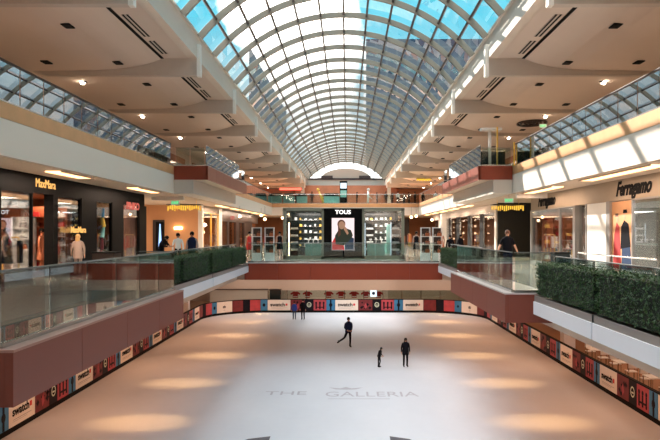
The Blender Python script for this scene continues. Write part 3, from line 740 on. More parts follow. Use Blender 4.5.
# ================================================================== PEOPLE
def person(name, loc, H, rz, top, legs, hair, label, pose=None, skin='skin', long_hair=False, skates=False, cat='person', hairless=False, dress=None, shoes='blackc', group=None, short=False, coat=None):
    k = H / 1.75
    J = dict(pelvis=(0, 0, .96), waist=(0, 0, 1.10), chest=(0, 0, 1.30), neck=(0, 0, 1.49), head=(0, -.02, 1.60), crown=(0, -.01, 1.69))
    for s, sx in (('L', 1), ('R', -1)):
        J['sh' + s] = (sx * .17, 0, 1.41); J['el' + s] = (sx * .235, .02, 1.13); J['wr' + s] = (sx * .25, -.04, .88); J['ha' + s] = (sx * .25, -.06, .81)
        J['hi' + s] = (sx * .085, 0, .90); J['kn' + s] = (sx * .10, -.02, .50); J['an' + s] = (sx * .10, .02, .09); J['to' + s] = (sx * .115, -.14, .045)
    if pose: J.update(pose)
    rad = dict(pelvis=(.15, .11), waist=(.13, .10), chest=(.155, .11), neck=(.052, .052), head=(.082, .095), crown=(.06, .07))
    for s in 'LR':
        rad['sh' + s] = (.062, .062); rad['el' + s] = (.052, .052); rad['wr' + s] = (.036, .036); rad['ha' + s] = (.036, .022)
        rad['hi' + s] = (.095, .095); rad['kn' + s] = (.068, .068); rad['an' + s] = (.052, .052); rad['to' + s] = (.034, .03)
    E = [('pelvis', 'waist', 1), ('waist', 'chest', 1), ('chest', 'neck', 1), ('neck', 'head', 0), ('head', 'crown', 0)]
    for s in 'LR':
        E += [('chest', 'sh' + s, 1), ('sh' + s, 'el' + s, 1), ('el' + s, 'wr' + s, 1), ('wr' + s, 'ha' + s, 0), ('pelvis', 'hi' + s, 2), ('hi' + s, 'kn' + s, 2), ('kn' + s, 'an' + s, 2), ('an' + s, 'to' + s, 3)]
    if short: E = [(a, b, 0 if a[:2] == 'el' else m) for a, b, m in E]
    names = list(J); idx = {n: i for i, n in enumerate(names)}
    me = bpy.data.meshes.new('body'); me.from_pydata([J[n] for n in names], [(idx[a], idx[b]) for a, b, _ in E], [])
    o = bpy.data.objects.new('body', me); COL.objects.link(o)
    md = o.modifiers.new('skin', 'SKIN'); md.use_smooth_shade = True
    for i, n in enumerate(names): me.skin_vertices[0].data[i].radius = rad[n]
    me.skin_vertices[0].data[idx['pelvis']].use_root = True
    sb = o.modifiers.new('sub', 'SUBSURF'); sb.levels = 1; sb.render_levels = 1
    bpy.context.view_layer.update()
    em = bpy.data.meshes.new_from_object(o.evaluated_get(bpy.context.evaluated_depsgraph_get()))
    bpy.data.objects.remove(o)
    mb = MB(); mb.v = [tuple(v.co) for v in em.vertices]; mb.f = [tuple(p.vertices) for p in em.polygons]
    segs = [(Vector(J[a]), Vector(J[b]), m) for a, b, m in E]
    for p in em.polygons:
        c = p.center; best = 9; bm = 0
        for a, b, m in segs:
            d = b - a; t = max(0, min(1, (c - a).dot(d) / max(1e-6, d.length_squared))); q = (c - a - d * t).length
            if q < best: best = q; bm = m
        mb.mi.append(bm)
    hd = Vector(J['head'])
    mb.ball((hd.x, hd.y - .085, hd.z), (.014, .02, .022), 6, 5, 0)                      # nose
    for sx in (-1, 1):
        mb.ball((hd.x + sx * .085, hd.y + .01, hd.z), (.012, .02, .03), 6, 5, 0)        # ears
        mb.ball((hd.x + sx * .032, hd.y - .082, hd.z + .022), (.011, .008, .008), 6, 4, 4)  # eyes
    mb.box(hd.x - .024, hd.x + .024, hd.y - .092, hd.y - .084, hd.z - .045, hd.z - .037, 5)
    for s, sx in (('L', 1), ('R', -1)):
        w, h = Vector(J['wr' + s]), Vector(J['ha' + s]); d = (h - w).normalized()
        side = d.cross(Vector((1, 0, 0))).normalized() if abs(d.x) < .9 else Vector((0, 1, 0))
        bend = Vector((-sx * .3, -.1, 0))
        for q, (off, ln) in enumerate(((-.030, .062), (-.010, .075), (.010, .078), (.029, .066))):
            a = h + side * off + d * .01; m_ = a + d * ln * .55 + bend * .01; b = a + (d + bend * .5).normalized() * ln
            mb.tube(a, m_, .010, .009, 5, 0); mb.tube(m_, b, .009, .007, 5, 0)
        a = w + d * .02 - side * .02; mb.tube(a, a - side * .035 + d * .045, .012, .009, 5, 0)
    mats = [M[skin], M[top], M[legs], M[shoes], M['txtk'], M['redc']]
    e = empty(name, loc, rz); e.scale = (k, k, k)
    mb.build('body', mats, e, smooth=True)
    if not hairless:
        hb = MB()
        hb.ball((hd.x, hd.y + .025, hd.z + .035), (.098, .108, .105), 12, 8)
        if long_hair: hb.ball((hd.x, hd.y + .07, hd.z - .12), (.10, .06, .2), 10, 8)
        h = hb.build('hair', M[hair], e, smooth=True)
    if dress:
        MB().lathe([(.13, 1.42), (.17, 1.3), (.135, 1.1), (.19, .9), (.24, .62), (.27, .5)][::-1], n=16, sy=.75).build('dress', M[dress], e, smooth=True)
    if coat:
        m_, lo = coat; P0, P1, P2 = Vector(J['pelvis']), Vector(J['waist']), Vector(J['chest'])
        cb_ = MB(); vs = []; rings = [(P0 + Vector((0, 0, lo - .96)), .205, .15), (P0, .20, .145), (P1, .175, .135), (P2, .205, .145), (P2 + Vector((0, 0, .12)), .17, .11), (Vector(J['neck']) + Vector((0, 0, .0)), .075, .075)]
        n = 16
        for c_, rx, ry in rings:
            for q in range(n): a = 2 * PI * q / n; vs.append((c_.x + rx * math.cos(a), c_.y + ry * math.sin(a), c_.z))
        cb_.add(vs, [(j * n + q, j * n + (q + 1) % n, (j + 1) * n + (q + 1) % n, (j + 1) * n + q) for j in range(len(rings) - 1) for q in range(n)])
        cb_.build('jacket', M[m_], e, smooth=True)
    if skates:
        for s in 'LR':
            a, t_ = Vector(J['an' + s]), Vector(J['to' + s])
            sk = MB().tube(a + Vector((0, .03, .06)), a + Vector((0, .02, -.03)), .05, .048, 8).tube(a + Vector((0, .04, -.02)), t_ + Vector((0, 0, .0)), .045, .035, 8).build('skate', M['blackc'], e)
            d = (t_ - a); d.z = 0; d = d.normalized() * .05
            b0, b1 = a - d + Vector((0, 0, -.06)), t_ + d * .6 + Vector((0, 0, -.02))
            lo = min(b0.z, b1.z)
            MB().add([(b0.x - .003, b0.y, b0.z), (b1.x - .003, b1.y, b1.z), (b1.x - .003, b1.y, lo - .03), (b0.x - .003, b0.y, lo - .03), (b0.x + .003, b0.y, b0.z), (b1.x + .003, b1.y, b1.z), (b1.x + .003, b1.y, lo - .03), (b0.x + .003, b0.y, lo - .03)],
                     [(0, 1, 2, 3), (7, 6, 5, 4), (0, 4, 5, 1), (1, 5, 6, 2), (2, 6, 7, 3), (3, 7, 4, 0)]).build('blade', M['chrome'], sk)
    T(e, label, cat, group); return e

def at(px, y): return (px - 347) * y / F + 0.2
def yice(py): return 7.0 * F / (py - 232)
SK = 0.045
yy = yice(367.5); person('person', (at(405.5, yy), yy, L1 + SK), 1.52, 0.1, 'blackc', 'blackc', 'hairb', 'skater in a dark coat standing still, right of the child', coat=('blackc', .72), skates=True, long_hair=True,
    pose=dict(head=(0, -.05, 1.58), crown=(0, -.06, 1.67)))
yy = yice(368.0); person('person', (at(379, yy), yy, L1 + SK), 1.08, 1.2, 'blackc', 'blackc', 'hairb', 'small child skater bent forward at the middle of the ice', coat=('blackc', .88), skates=True, long_hair=True,
    pose=dict(chest=(0, -.10, 1.28), waist=(0, -.04, 1.10), neck=(0, -.17, 1.44), head=(0, -.22, 1.54), crown=(0, -.24, 1.62), shL=(.16, -.12, 1.38), shR=(-.16, -.12, 1.38),
              elL=(.2, -.1, 1.1), elR=(-.2, -.1, 1.1), wrL=(.16, -.26, .95), haL=(.14, -.31, .92), wrR=(-.16, -.26, .95), haR=(-.14, -.31, .92), knL=(.1, -.08, .5), knR=(-.1, .02, .5)))
yy = yice(348); person('person', (at(348.5, yy), yy, L1 + SK), 1.84, 0.25, 'navy', 'blackc', 'hairb', 'skater in navy gliding with the left leg kicked back', coat=('navy', .86), skates=True,
    pose=dict(knR=(-.22, .05, .55), anR=(-.5, .3, .30), toR=(-.6, .22, .26), elL=(.22, .06, 1.14), wrL=(.15, -.14, .98), haL=(.1, -.2, .96), elR=(-.24, -.02, 1.13), wrR=(-.12, -.18, 1.0), haR=(-.06, -.22, .98)))
yy = yice(320); person('person', (at(294.3, yy), yy, L1 + SK), 1.45, 0.1, 'blue', 'jeans', 'hairb', 'skater in a blue jacket by the far barrier', coat=('blue', .86), skates=True)
person('person', (at(303, yy), yy, L1 + SK), 1.62, -0.2, 'blackc', 'blackc', 'hairb', 'skater dressed in black beside the one in blue', coat=('blackc', .82), skates=True)
# walkway people
person('person', (at(78, 26.4), 26.4, 0), 1.64, PI, 'taupec', 'taupec', 'hairbl', 'blond woman in a taupe outfit seen from behind at the left storefront', coat=('taupec', .72), long_hair=True,
    pose=dict(elL=(.27, .02, 1.15), wrL=(.3, -.02, .95), elR=(-.27, .02, 1.15), haL=(.3, -.06, .88)))
person('person', (at(53, 25.95), 25.95, 0), 1.66, 0.2, 'redc', 'blackc', 'hairb', 'person in a dark red top inside the left shop doorway', skin='skin2')
person('person', (at(192, 29.6), 29.6, 0), 1.74, 0, 'greyc', 'blackc', 'hairb', 'man in a dark vest and pale sleeves standing behind the left hedges', coat=('navy', .86), skin='skin2')
person('person', (at(178, 31.2), 31.2, 0), 1.68, 0.3, 'whitef', 'blackc', 'hairb', 'man in a white shirt left of the man in the dark vest', skin='skin2')
person('person', (at(161, 29.0), 29.0, 0), 1.66, 1.2, 'blackc', 'blackc', 'hairb', 'long haired woman in black leaning over the left railing', long_hair=True,
    pose=dict(chest=(0, -.12, 1.26), neck=(0, -.24, 1.42), head=(0, -.33, 1.50), crown=(0, -.37, 1.58), shL=(.16, -.14, 1.36), shR=(-.16, -.14, 1.36), elL=(.2, -.3, 1.15), wrL=(.15, -.48, 1.15), haL=(.13, -.55, 1.16), elR=(-.2, -.3, 1.15), wrR=(-.15, -.48, 1.15), haR=(-.13, -.55, 1.16)))
person('person', (at(507.5, 27.5), 27.5, 0), 1.80, -0.1, 'blackc', 'jeans', 'hairbr', 'red haired person in a black shirt and jeans walking on the right walkway', coat=('blackc', .88),
    pose=dict(elL=(.27, .05, 1.15), wrL=(.36, -.02, .93), haL=(.38, -.05, .87), elR=(-.27, .05, 1.15), wrR=(-.36, -.02, .93), haR=(-.38, -.05, .87), knL=(.1, -.12, .51), anL=(.1, -.05, .09), toL=(.11, -.2, .05), anR=(-.1, .16, .12), toR=(-.1, .02, .05)), short=True)
person('person', (at(450, 38.6), 38.6, 0), 1.55, -0.5, 'blackc', 'taupec', 'hairb', 'woman with long dark hair near the white stand at the bridge end', long_hair=True)
person('person', (at(460.5, 38.2), 38.2, 0), 1.60, 0.7, 'blackc', 'blackc', 'hairb', 'person in black right of the long haired woman beyond the hedge', long_hair=True)

# ================================================================== STORES
CAMX = 0.2
def yl(px, X=10.9): return X * F / (347 - px)
def yr(px, X=10.5): return X * F / (px - 347)
def store_light(x, y, p, col=(1, .62, .36), s=1.5): area((x, y, 2.95), s, s, p, col)
wn = [3]
def shop_window(sx, y0, y1, z0, z1, m_frame, gl='shopglass', mull=(), X=10.7):
    wn[0] += 1; e = ST(empty('window_%d' % wn[0], (sx * X, 0, 0)))
    mb = MB()
    for yy_ in (y0, y1) + tuple(mull): mb.box(-0.05, 0.05, yy_ - .04, yy_ + .04, z0, z1)
    mb.box(-.05, .05, y0, y1, z1 - .06, z1).box(-.05, .05, y0, y1, z0, z0 + .12)
    mb.build('window_frame', m_frame, e)
    MB().box(-.008, .008, y0 + .04, y1 - .04, z0 + .12, z1 - .06).build('glass', M[gl], e); return e
def sign(loc, rot, body, size, m, label, **kw):
    e = empty('shop_sign', loc); text('lettering', body, size, m, (0, 0, 0), rot, e, **kw); T(e, label, 'shop sign'); return e

# ---------- left near: dark fronted fashion store y 8..36.6
HDL = 3.08
wall('wall_left', [(-11.0, -10.7, 2, 36.6, HDL, 3.72), (-11.0, -10.62, yl(95) - 1.7, yl(95), 0, HDL), (-11, -10.62, yl(122) - 1.6, yl(122), 0, HDL), (-11, -10.62, yl(145) - 1.2, yl(145), 0, HDL),
                   (-11, -10.65, yl(55) - .25, yl(55) + .1, 0, HDL), (-11, -10.65, 2, 8, 0, HDL)], M['black'])
wall('wall_left', [(-15.2, -15, 2, 37, 0, 3.2), (-15, -11, 1.9, 2.1, 0, 3.2)], M['storedark'])
wall('wall_left', [(-15, -11, 31.4, 31.55, 0, 3.2), (-15, -11, 36.5, 36.6, 0, 3.72)], M['storewall'])
ST(MB().box(-15, -11.0, 2, 36.5, 3.2, 3.3).build('ceiling', M['storewall']))
shop_window(-1, 8, yl(31), 0, HDL, M['black'], mull=(12, 16, 19.2, 21.3))
shop_window(-1, yl(55) + .1, yl(95) - 1.7, 0, HDL, M['black'])
shop_window(-1, yl(95), yl(122) - 1.6, 0, HDL, M['black'])
shop_window(-1, yl(122), yl(145) - 1.2, 0, HDL, M['black'])
sign((-10.685, yl(45.5), 3.42), RL, 'MaxMara', 0.44, M['signlit'], 'large gold name sign on the black header above the left shop doorway', width=1.6, bold=0.0)
sign((-10.5, yl(68.5) + .5, 1.78), RL, 'MaxMara', 0.34, M['signlit'], 'smaller gold name sign on the glass behind the blond woman', width=1.5, bold=0.005)
sign((-10.55, (yl(124) + yl(136)) / 2, 2.98), RL, 'PINKO', 0.5, M['signred'], 'small pinkish red sign over the last left shop window', width=2.0, bold=0.01)
for y, p in ((10, 60), (14.5, 70), (18, 80), (21.5, 110), (24.5, 130), (29.5, 50), (33, 60)): store_light(-12.6, y, p * 1.3, (1, .76, .56))
# copper shelving and racks inside
def shelf_unit(loc, w, h, rows, mshelf, label, rz=0, items=None):
    e = empty('shelving_unit', loc, rz)
    MB().box(-w / 2, -w / 2 + .05, -.2, .2, 0, h).box(w / 2 - .05, w / 2, -.2, .2, 0, h).box(-w / 2, w / 2, .17, .2, 0, h).build('frame', mshelf, e)
    for k in range(rows): MB().box(-w / 2 + .05, w / 2 - .05, -.2, .17, .15 + k * (h - .2) / rows, .19 + k * (h - .2) / rows).build('shelf', mshelf, e)
    T(e, label, 'shelf'); return e
def goods(x, y, z, kind, m, label, group, rz=0):
    if kind == 'bag':
        e = empty('handbag', (x, y, z), rz); MB().prism([(-.15, 0), (.15, 0), (.12, .2), (-.12, .2)], -.05, .05).build('bag_body', M[m], e)
        mb = MB(); pts = [(.08 * math.cos(t), 0, .2 + .09 * math.sin(t)) for t in [PI * k / 6 for k in range(7)]]
        for a, b in zip(pts, pts[1:]): mb.tube(a, b, .009, n=5)
        mb.build('handle', M[m], e); T(e, label, 'handbag', group)
    elif kind == 'shoe':
        e = empty('shoe', (x, y, z), rz); MB().prism([(-.13, 0), (.12, 0), (.13, .04), (0, .07), (-.06, .13), (-.14, .12)], -.045, .045).build('upper', M[m], e); MB().box(-.13, -.07, -.04, .04, -.0, .02).build('heel', M['txtk'], e); T(e, label, 'shoe', group)
    return e
def PL(px, X): return (0.2 - X, X * F / (347 - px))
def PR(px, X): return (0.2 + X, X * F / (px - 347))
def stocked(x, y, w, h, rows, mshelf, label, kinds, cols, glabel, ggroup, rz=0):
    shelf_unit((x, y, 0), w, h, rows, M[mshelf], label, rz)
    n = max(1, int(w / .42))
    for r in range(rows):
        for q in range(n):
            goods(x - w / 2 + w * (q + .5) / n, y - .02, .195 + r * (h - .2) / rows, kinds[(r + q) % len(kinds)], random.choice(cols), glabel, ggroup)
for k, (px_, X_) in enumerate(((37, 13.1), (50, 13.1))):
    x_, y_ = PL(px_, X_)
    stocked(x_, 29.3 if k == 0 else 30.6, 1.15, 2.8, 6, 'disp1', 'copper toned shelving seen through the left shop doorway, %s unit' % ('left' if k == 0 else 'right'), ('bag',), ('disp1', 'redc', 'taupec', 'whitef'), 'small handbag on the copper shelving of the left shop', 'handbags on the copper shelves')
stocked(*PL(24, 12.7), .8, 2.3, 5, 'whitef', 'pale narrow shelving beside the arch panel in the left shop', ('bag', 'shoe'), ('blackc', 'whitef', 'greyc', 'disp1'), 'small accessory on the pale narrow shelving of the left shop', 'accessories on the pale narrow shelving')
stocked(*PL(66, 14.2), 1.3, 2.3, 5, 'storewall', 'brown shelving behind the second left shop window', ('bag', 'shoe'), ('blackc', 'whitef', 'greyc', 'redc'), 'small accessory on the brown shelving behind the second left window', 'accessories on the brown shelving')
e = empty('wall_arch', (-13.4, 27.6, 0), -R90); MB().prismz([(0, -.9), (.15, -.9), (.15, .9), (0, .9)], 0, 1.9).build('jambs', M['disp1'], e)
ar = MB(); PTS = [(.9 * math.cos(PI * k / 10), 1.9 + .9 * math.sin(PI * k / 10)) for k in range(11)]
n = len(PTS); ar.add([(0, a, z) for a, z in PTS] + [(.15, a, z) for a, z in PTS], [tuple(range(n)), tuple(range(2 * n - 1, n - 1, -1))] + [(i, i + n, i + n + 1, i + 1) for i in range(n - 1)])
ar.build('arch_head', M['disp1'], e); T(e, 'round headed terracotta panel standing behind the black dressed mannequin', 'wall panel')
def rack(x, y, L, m, label):
    e = empty('clothes_rack', (x, y, 0)); MB().tube((0, -L / 2, 1.5), (0, L / 2, 1.5), .02).tube((0, -L / 2, 0), (0, -L / 2, 1.5), .02).tube((0, L / 2, 0), (0, L / 2, 1.5), .02).build('rail', M['gold'], e)
    n = int(L / .16)
    for k in range(n):
        yy_ = -L / 2 + .1 + k * (L - .2) / max(1, n - 1); mm = random.choice(m)
        MB().prismz([(-.22, yy_ - .03), (.22, yy_ - .03), (.2, yy_ + .03), (-.2, yy_ + .03)], .55, 1.38).tube((0, yy_, 1.38), (0, yy_, 1.5), .01, n=4).build('hanging_garment', M[mm], e)
    T(e, label, 'clothes rack')
rack(-12.1, 24.9, 1.2, ['blackc', 'greyc', 'taupec', 'whitef'], 'clothes rack with dark garments in the left shop window')
rack(-11.9, 34.2, 2.2, ['blackc', 'navy', 'greyc'], 'rack of dark clothes behind the last windows of the left dark store')
def mannequin(loc, label, dress, skin='blackc', rz=R90): return person('mannequin', loc, 1.75, rz, skin, skin, 'hairb', label, skin=skin, cat='mannequin', dress=dress)
mannequin(PL(7, 11.7) + (.12,), 'mannequin in a black dress in the nearest left shop window', 'blackc', skin='taupec')
mannequin(PL(42, 12.0) + (.12,), 'mannequin in a copper dress beside the left shop doorway', 'disp1', skin='disp1')
for (x, y), lab in ((PL(7, 11.7), 'under the black dressed mannequin'), (PL(42, 12.0), 'under the copper dressed mannequin')):
    e = empty('plinth', (x, y, 0)); MB().box(-.4, .4, -.4, .4, 0, .12).build('plinth_block', M['storewall'], e); T(e, 'low display plinth ' + lab, 'plinth')
# colourful abstract screen in dark pier
e = empty('wall_screen', (-10.6, (yl(96) + yl(109)) / 2, 0.35)); L = (yl(109) - yl(96)) / 2
e.location.x = -10.78
MB().box(-.05, 0, -L, L, 0, 2.6).build('panel', M['slate'], e)
cols = [M['banb'], M['gold'], M['banr'], M['mint']]; fig = MB()
pts = [(-.5, .2), (-.1, .6), (.0, 1.1), (.25, 1.6), (.05, 2.0), (.2, 2.4)]
for i, (a, b) in enumerate(zip(pts, pts[1:])):
    fig.tube((.02, a[0] * L, a[1]), (.02, b[0] * L, b[1]), .14, .10, 6, [2, 2, 3, 1, 0][i]); 
fig.tube((.02, -.4 * L, 1.5), (.02, .4 * L, 1.7), .05, .03, 6, 0).ball((.02, .55 * L, .25), (.02, .35, .25), 8, 6, 2)
fig.build('picture', cols, e); T(e, 'tall display panel with a colourful bent figure on the left dark wall', 'display panel')
e = empty('showcase', (-10.79, (yl(122) + yl(138)) / 2, 0)); L = (yl(137) - yl(123)) / 2
MB().box(-.05, 0, -L, L, 0.1, 2.8).build('panel', mat('rosy_panel', s2l(214, 160, 140), .5, var=.15), e); T(e, 'rosy beige backing panel in the last window of the left dark store', 'display panel')
store_light(-11.9, yl(130), 60)
# dark kiosk column behind rail on left
e = empty('trash_bin', (at(107, 24.2), 24.2, 0)); MB().box(-.38, .38, -.38, .38, 0, .95).build('bin_body', M['handrail'], e); MB().box(-.4, .4, -.4, .4, .95, 1.0).build('lid', M['blackm'], e); T(e, 'dark brown square bin on the left walkway below the colourful panel', 'bin')

# ---------- left side corridor y 36.6..51
wall('wall_left', [(-19, -10.7, 51.0, 51.2, 0, 3.72)], M['orangewall'])
wall('wall_left', [(-10.95, -10.65, 50.9, 51.4, 0, 3.72)], M['limewhite'])
area((-13, 44, 3.6), 4, 4, 210, (1, .82, .68)); area((-17, 44, 3.6), 2, 4, 80, (1, .82, .68))
e = empty('wall_poster', (at(158.5, 50.8), 50.85, 1.1)); MB().box(-.42, .42, -.06, .06, -.9, 1.5).build('frame', M['handrail'], e); MB().box(-.2, .42, -.08, -.055, -.8, 1.35).build('screen', M['blackm'], e)
MB().add([(.0, -.085, -.6), (.26, -.085, -.6), (.16, -.085, 1.2), (.08, -.085, 1.2)], [(0, 1, 2, 3)]).build('picture', M['screen'], e); T(e, 'dark framed poster with a blue violet glow on the apricot wall', 'poster')
e = empty('wall_lamp', (at(178, 50.8), 50.9, 1.9)); MB().box(-.3, .3, -.06, 0, 0, .18).build('shade', M['lampw'], e); MB().box(-.32, .32, -.07, .0, -.02, 0).build('bracket', M['gold'], e); T(e, 'small glowing wall lamp on the apricot corridor wall', 'wall lamp')
def chandelier(cx, y, z, w, label, n=15):
    e = empty('chandelier', (cx, y, z))
    for r in range(3):
        mb = MB()
        for k in range(n):
            x = -w / 2 + w * (k + .5 * (r % 2)) / n; h = .14 + .16 * random.random(); yy_ = (-.3, 0, .3)[r]
            mb.box(x, x + w / n * .5, yy_ - .03, yy_ + .03, -.1 - h, -.04 - .08 * random.random())
        mb.build('crystal_row', M['chand'] if r != 1 else M['gold'], e)
    MB().box(-w / 2 - .05, w / 2 + .05, -.4, .4, -.04, .02).build('canopy', M['handrail'], e)
    for x in (-w * .35, w * .35): MB().tube((x, 0, .02), (x, 0, .28), .015, n=6).build('stem', M['gold'], e)
    T(e, label, 'chandelier')
    area((cx, y, z - .5), w, .8, 60, (1, .7, .25))
chandelier(at(185, 43), 43, 3.43, 2.05, 'wide golden chandelier hanging in the left side corridor opening')
chandelier(at(508, 43), 43, 3.43, 1.95, 'wide golden chandelier hanging in the right side corridor opening')
chandelier(at(424, 95), 95, 9.2, 2.0, 'gold light fitting hanging from the far upper right ceiling')
ST(MB().box(-10.9, -9.1, 38.6, 38.9, 3.5, 3.74).build('trim_9', M['limewhite']))

# ---------- left far stores y 51.4..83
yq = [51.4, yl(218), yl(221), yl(247), 83.0]
wall('wall_left', [(-10.95, -10.7, 51.4, 83, 3.2, 3.72)], M['limestone'])
wall('wall_left', [(-10.95, -10.6, yl(218), yl(221), 0, 3.7)], M['limewhite'])
wall('wall_left', [(-10.95, -10.68, yl(221), 83, 2.7, 3.72), (-10.9, -10.68, yl(227), yl(229), 0, 2.8), (-10.9, -10.68, yl(236), yl(239), 0, 2.8), (-10.9, -10.68, yl(244), yl(252), 0, 2.8)], M['handrail'])
wall('wall_left', [(-15.2, -15, 51.4, 83, 0, 3.2), (-15, -11, 62.5, 62.6, 0, 3.2), (-15, -11, 82.9, 83, 0, 3.7)], M['storewall'])
shop_window(-1, 51.5, yl(218), 0, 3.2, M['gold'], mull=(54.5,)); shop_window(-1, yl(221), yl(244), 0, 2.7, M['handrail'], mull=(62, 66, 69))
sign((-10.55, yl(231), 3.0), RL, 'LOFT', 0.5, M['signred'], 'small red lit sign over a far left shop window', width=2.2)
for k, (py_, z) in enumerate(((52.8, 1.9), (55.3, 1.1), (57, 2.3), (54, 2.6), (53.4, 1.0), (56.2, 1.7))):
    e = empty('globe_lamp', (-11.7, py_, z)); MB().ball((0, 0, 0), .15, 10, 6).build('globe', M['lampspot'] if k % 2 == 0 else M['lampw'], e); MB().tube((0, 0, .15), (0, 0, 3.2 - z), .012, n=5).build('cord', M['blackm'], e)
    T(e, 'glowing globe lamp hanging in the far left shop window', 'pendant lamp', 'globe lamps of the far left shop')
for y in (54, 58, 66, 72, 78): store_light(-12.8, y, 170)
for y, lab in ((65.5, 'tan garment rack in the far left shop'), (70.5, 'last garment rack in the far left shop row')): rack(-12.3, y, 2, ['disp1', 'taupec', 'whitef', 'redc'], lab)

# ---------- right near store (limestone front), y 8..38.8
HR = 2.92; YC = yr(531)
wall('wall_right', [(10.7, 11.0, 2, YC, HR, 3.72), (10.66, 11.0, yr(608), yr(588), 0, HR)], M['limestone'])
wall('wall_right', [(10.64, 10.70, yr(607.5), yr(588.5), 0.1, HR - .02)], M['limewhite'])
wall('wall_right', [(10.62, 11.0, yr(611.5), yr(608), 0, HR), (10.62, 11.0, yr(588) , yr(587), 0, HR), (10.66, 11, yr(575.5), yr(574), 0, HR), (10.66, 11, YC - .15, YC, 0, HR)], M['bronze'])
wall('wall_right', [(15, 15.2, 2, YC + .5, 0, 3.2), (11, 15, YC - .1, YC + .1, 0, 3.72)], M['storedark'])
wall('wall_right', [(11, 15, 26.4, 26.55, 0, 3.2), (12.2, 12.3, 2, 26.4, 0, 3.2)], M['storepale'])
ST(MB().box(11.0, 15, 2, YC, 3.2, 3.3).build('ceiling', M['limestone']))
shop_window(1, yr(574), YC - .15, 0, HR, M['bronze'], mull=(33.5,)); shop_window(1, 8, yr(633), 0, HR, M['bronze'], mull=(12, 16, 20.5,))
sign((10.685, 25.0, 3.33), RR, 'Ferragamo', 0.75, M['txtk'], 'black handwritten style name sign nearer on the right stone header', width=3.1, shear=0.45, bold=0.028)
sign((10.685, 35.8, 3.33), RR, 'Ferragamo', 0.75, M['txtk'], 'black handwritten style name sign farther on the right stone header', width=3.1, shear=0.45, bold=0.028)
# poster
y0, y1 = yr(632), yr(611.5); e = empty('poster', (10.72, (y0 + y1) / 2, 0)); L = (y1 - y0) / 2
MB().box(0, .04, -L, L, .15, 2.88).build('panel', mat('poster_sand', s2l(206, 150, 104), .5, var=.15, scale=1.0), e)
fg = MB(); 
def prx(pts, mi, dx=-.004): fg.add([(dx, (a * 1.12 if a > 0.12 else a * 1.2) * L, z) for a, z in pts], [tuple(range(len(pts)))], mi)
prx([(.8, .2), (.02, .2), (.12, 1.2), (.2, 1.9), (.45, 2.08), (.68, 1.6)], 0)
prx([(.02, .2), (-.8, .2), (-.66, 1.2), (-.02, 1.3)], 1, -.006); prx([(.1, 1.05), (-.7, 1.15), (-.55, 2.0), (-.2, 2.15), (.05, 1.9)], 2, -.008)
fg.ball((-.004, .42 * L, 2.2), (.01, .12, .15), 8, 6, 3).ball((-.004, -.28 * L, 2.32), (.01, .12, .16), 8, 6, 3); prx([(-.1, 2.42), (-.45, 2.42), (-.42, 2.55), (-.14, 2.55)], 2, -.012); prx([(.58, 2.3), (.28, 2.3), (.3, 2.42), (.55, 2.42)], 4, -.012)
fg.build('picture', [M['redc'], M['jeans'], M['blackc'], M['skin'], M['hairbr']], e); T(e, 'tall fashion poster of two figures in red and black on the right stone front', 'poster')
# door of right shop
e = ST(empty('door_1', (10.9, 0, 0))); MB().box(-.03, .03, yr(587), yr(575.5), 0, 2.85).build('glass', M['shopglass'], e)
for y, p in ((30.5, 80), (33, 90), (36, 130)): store_light(12.8, y, p, (1, .78, .6))
for y in (12, 18, 23): area((11.6, y, 3.1), .8, 2, 130, (1, .92, .85))
for k, x in enumerate((11.75, 13.0, 14.2)):
    stocked(x, 38.3, 1.2, 2.8, 6, ('disp1', 'storewall', 'disp1')[k], ('left', 'middle', 'right')[k] + ' of three stocked shelving units at the back of the right shop', ('bag', 'shoe'), ('redc', 'disp1', 'blackc', 'taupec', 'whitef', 'gold'), 'small leather item on the shelves inside the right shop', 'leather goods on the right shop shelves')
e = empty('display_table', (12.0, 35.6, 0)); MB().box(-.45, .45, -1.2, 1.2, .78, .84).build('table_top', M['disp1'], e)
for x, y in ((-.4, -1.1), (.4, -1.1), (-.4, 1.1), (.4, 1.1)): MB().tube((x, y, 0), (x, y, .78), .03, n=6).build('leg', M['gold'], e)
T(e, 'copper topped display table in the right shop window', 'table')
for k, (y, m) in enumerate(((31.4, 'taupec'), (32.2, 'redc'), (33.0, 'whitef'))): goods(12.0, y + 3.4, .84, 'bag', m, ('beige', 'red', 'white')[k] + ' handbag standing on the copper display table', None, rz=-R90)
mannequin(PR(581, 11.3) + (0,), 'mannequin in a cream dress inside the right shop doorway', 'whitef', skin='taupec', rz=-R90)
mannequin((12.6, 37.3, 0), 'mannequin in a dark dress at the far end of the right shop window', 'blackc', skin='taupec', rz=-R90)
e = empty('display_plinth', (11.5, yr(655), 0)); MB().box(-.3, .3, -.55, .55, 0, 1.05).build('plinth_block', M['whitef'], e); T(e, 'white plinth in the pale right shop window', 'plinth'); goods(11.5, yr(655), 1.05, 'bag', 'navy', 'dark handbag on the white plinth', None, rz=-R90)
# trash bin on right walkway
e = empty('trash_bin', (8.7, 27.2, 0)); e.location.x = at(560, 27.2)
MB().box(-.3, .3, -.3, .3, 0, .85).build('bin_body', M['slate'], e); MB().box(-.32, .32, -.32, .32, .85, .9).build('lid', M['blackm'], e); T(e, 'dark square bin on the right walkway behind the hedge', 'bin')
e = empty('handrail_stand', (at(612, 20.5), 20.5, 0)); MB().tube((0, 0, 0), (0, 0, 1.0), .03).build('post', M['chrome'], e); MB().tube((0, -3, .98), (0, 3, .98), .025).tube((0, -3, .6), (0, 3, .6), .015).build('rail', M['chrome'], e)
MB().tube((0, -3, 0), (0, -3, .98), .025).tube((0, 3, 0), (0, 3, .98), .025).build('end_post', M['chrome'], e); T(e, 'steel double rail stand on the right walkway before the stone shop', 'handrail')

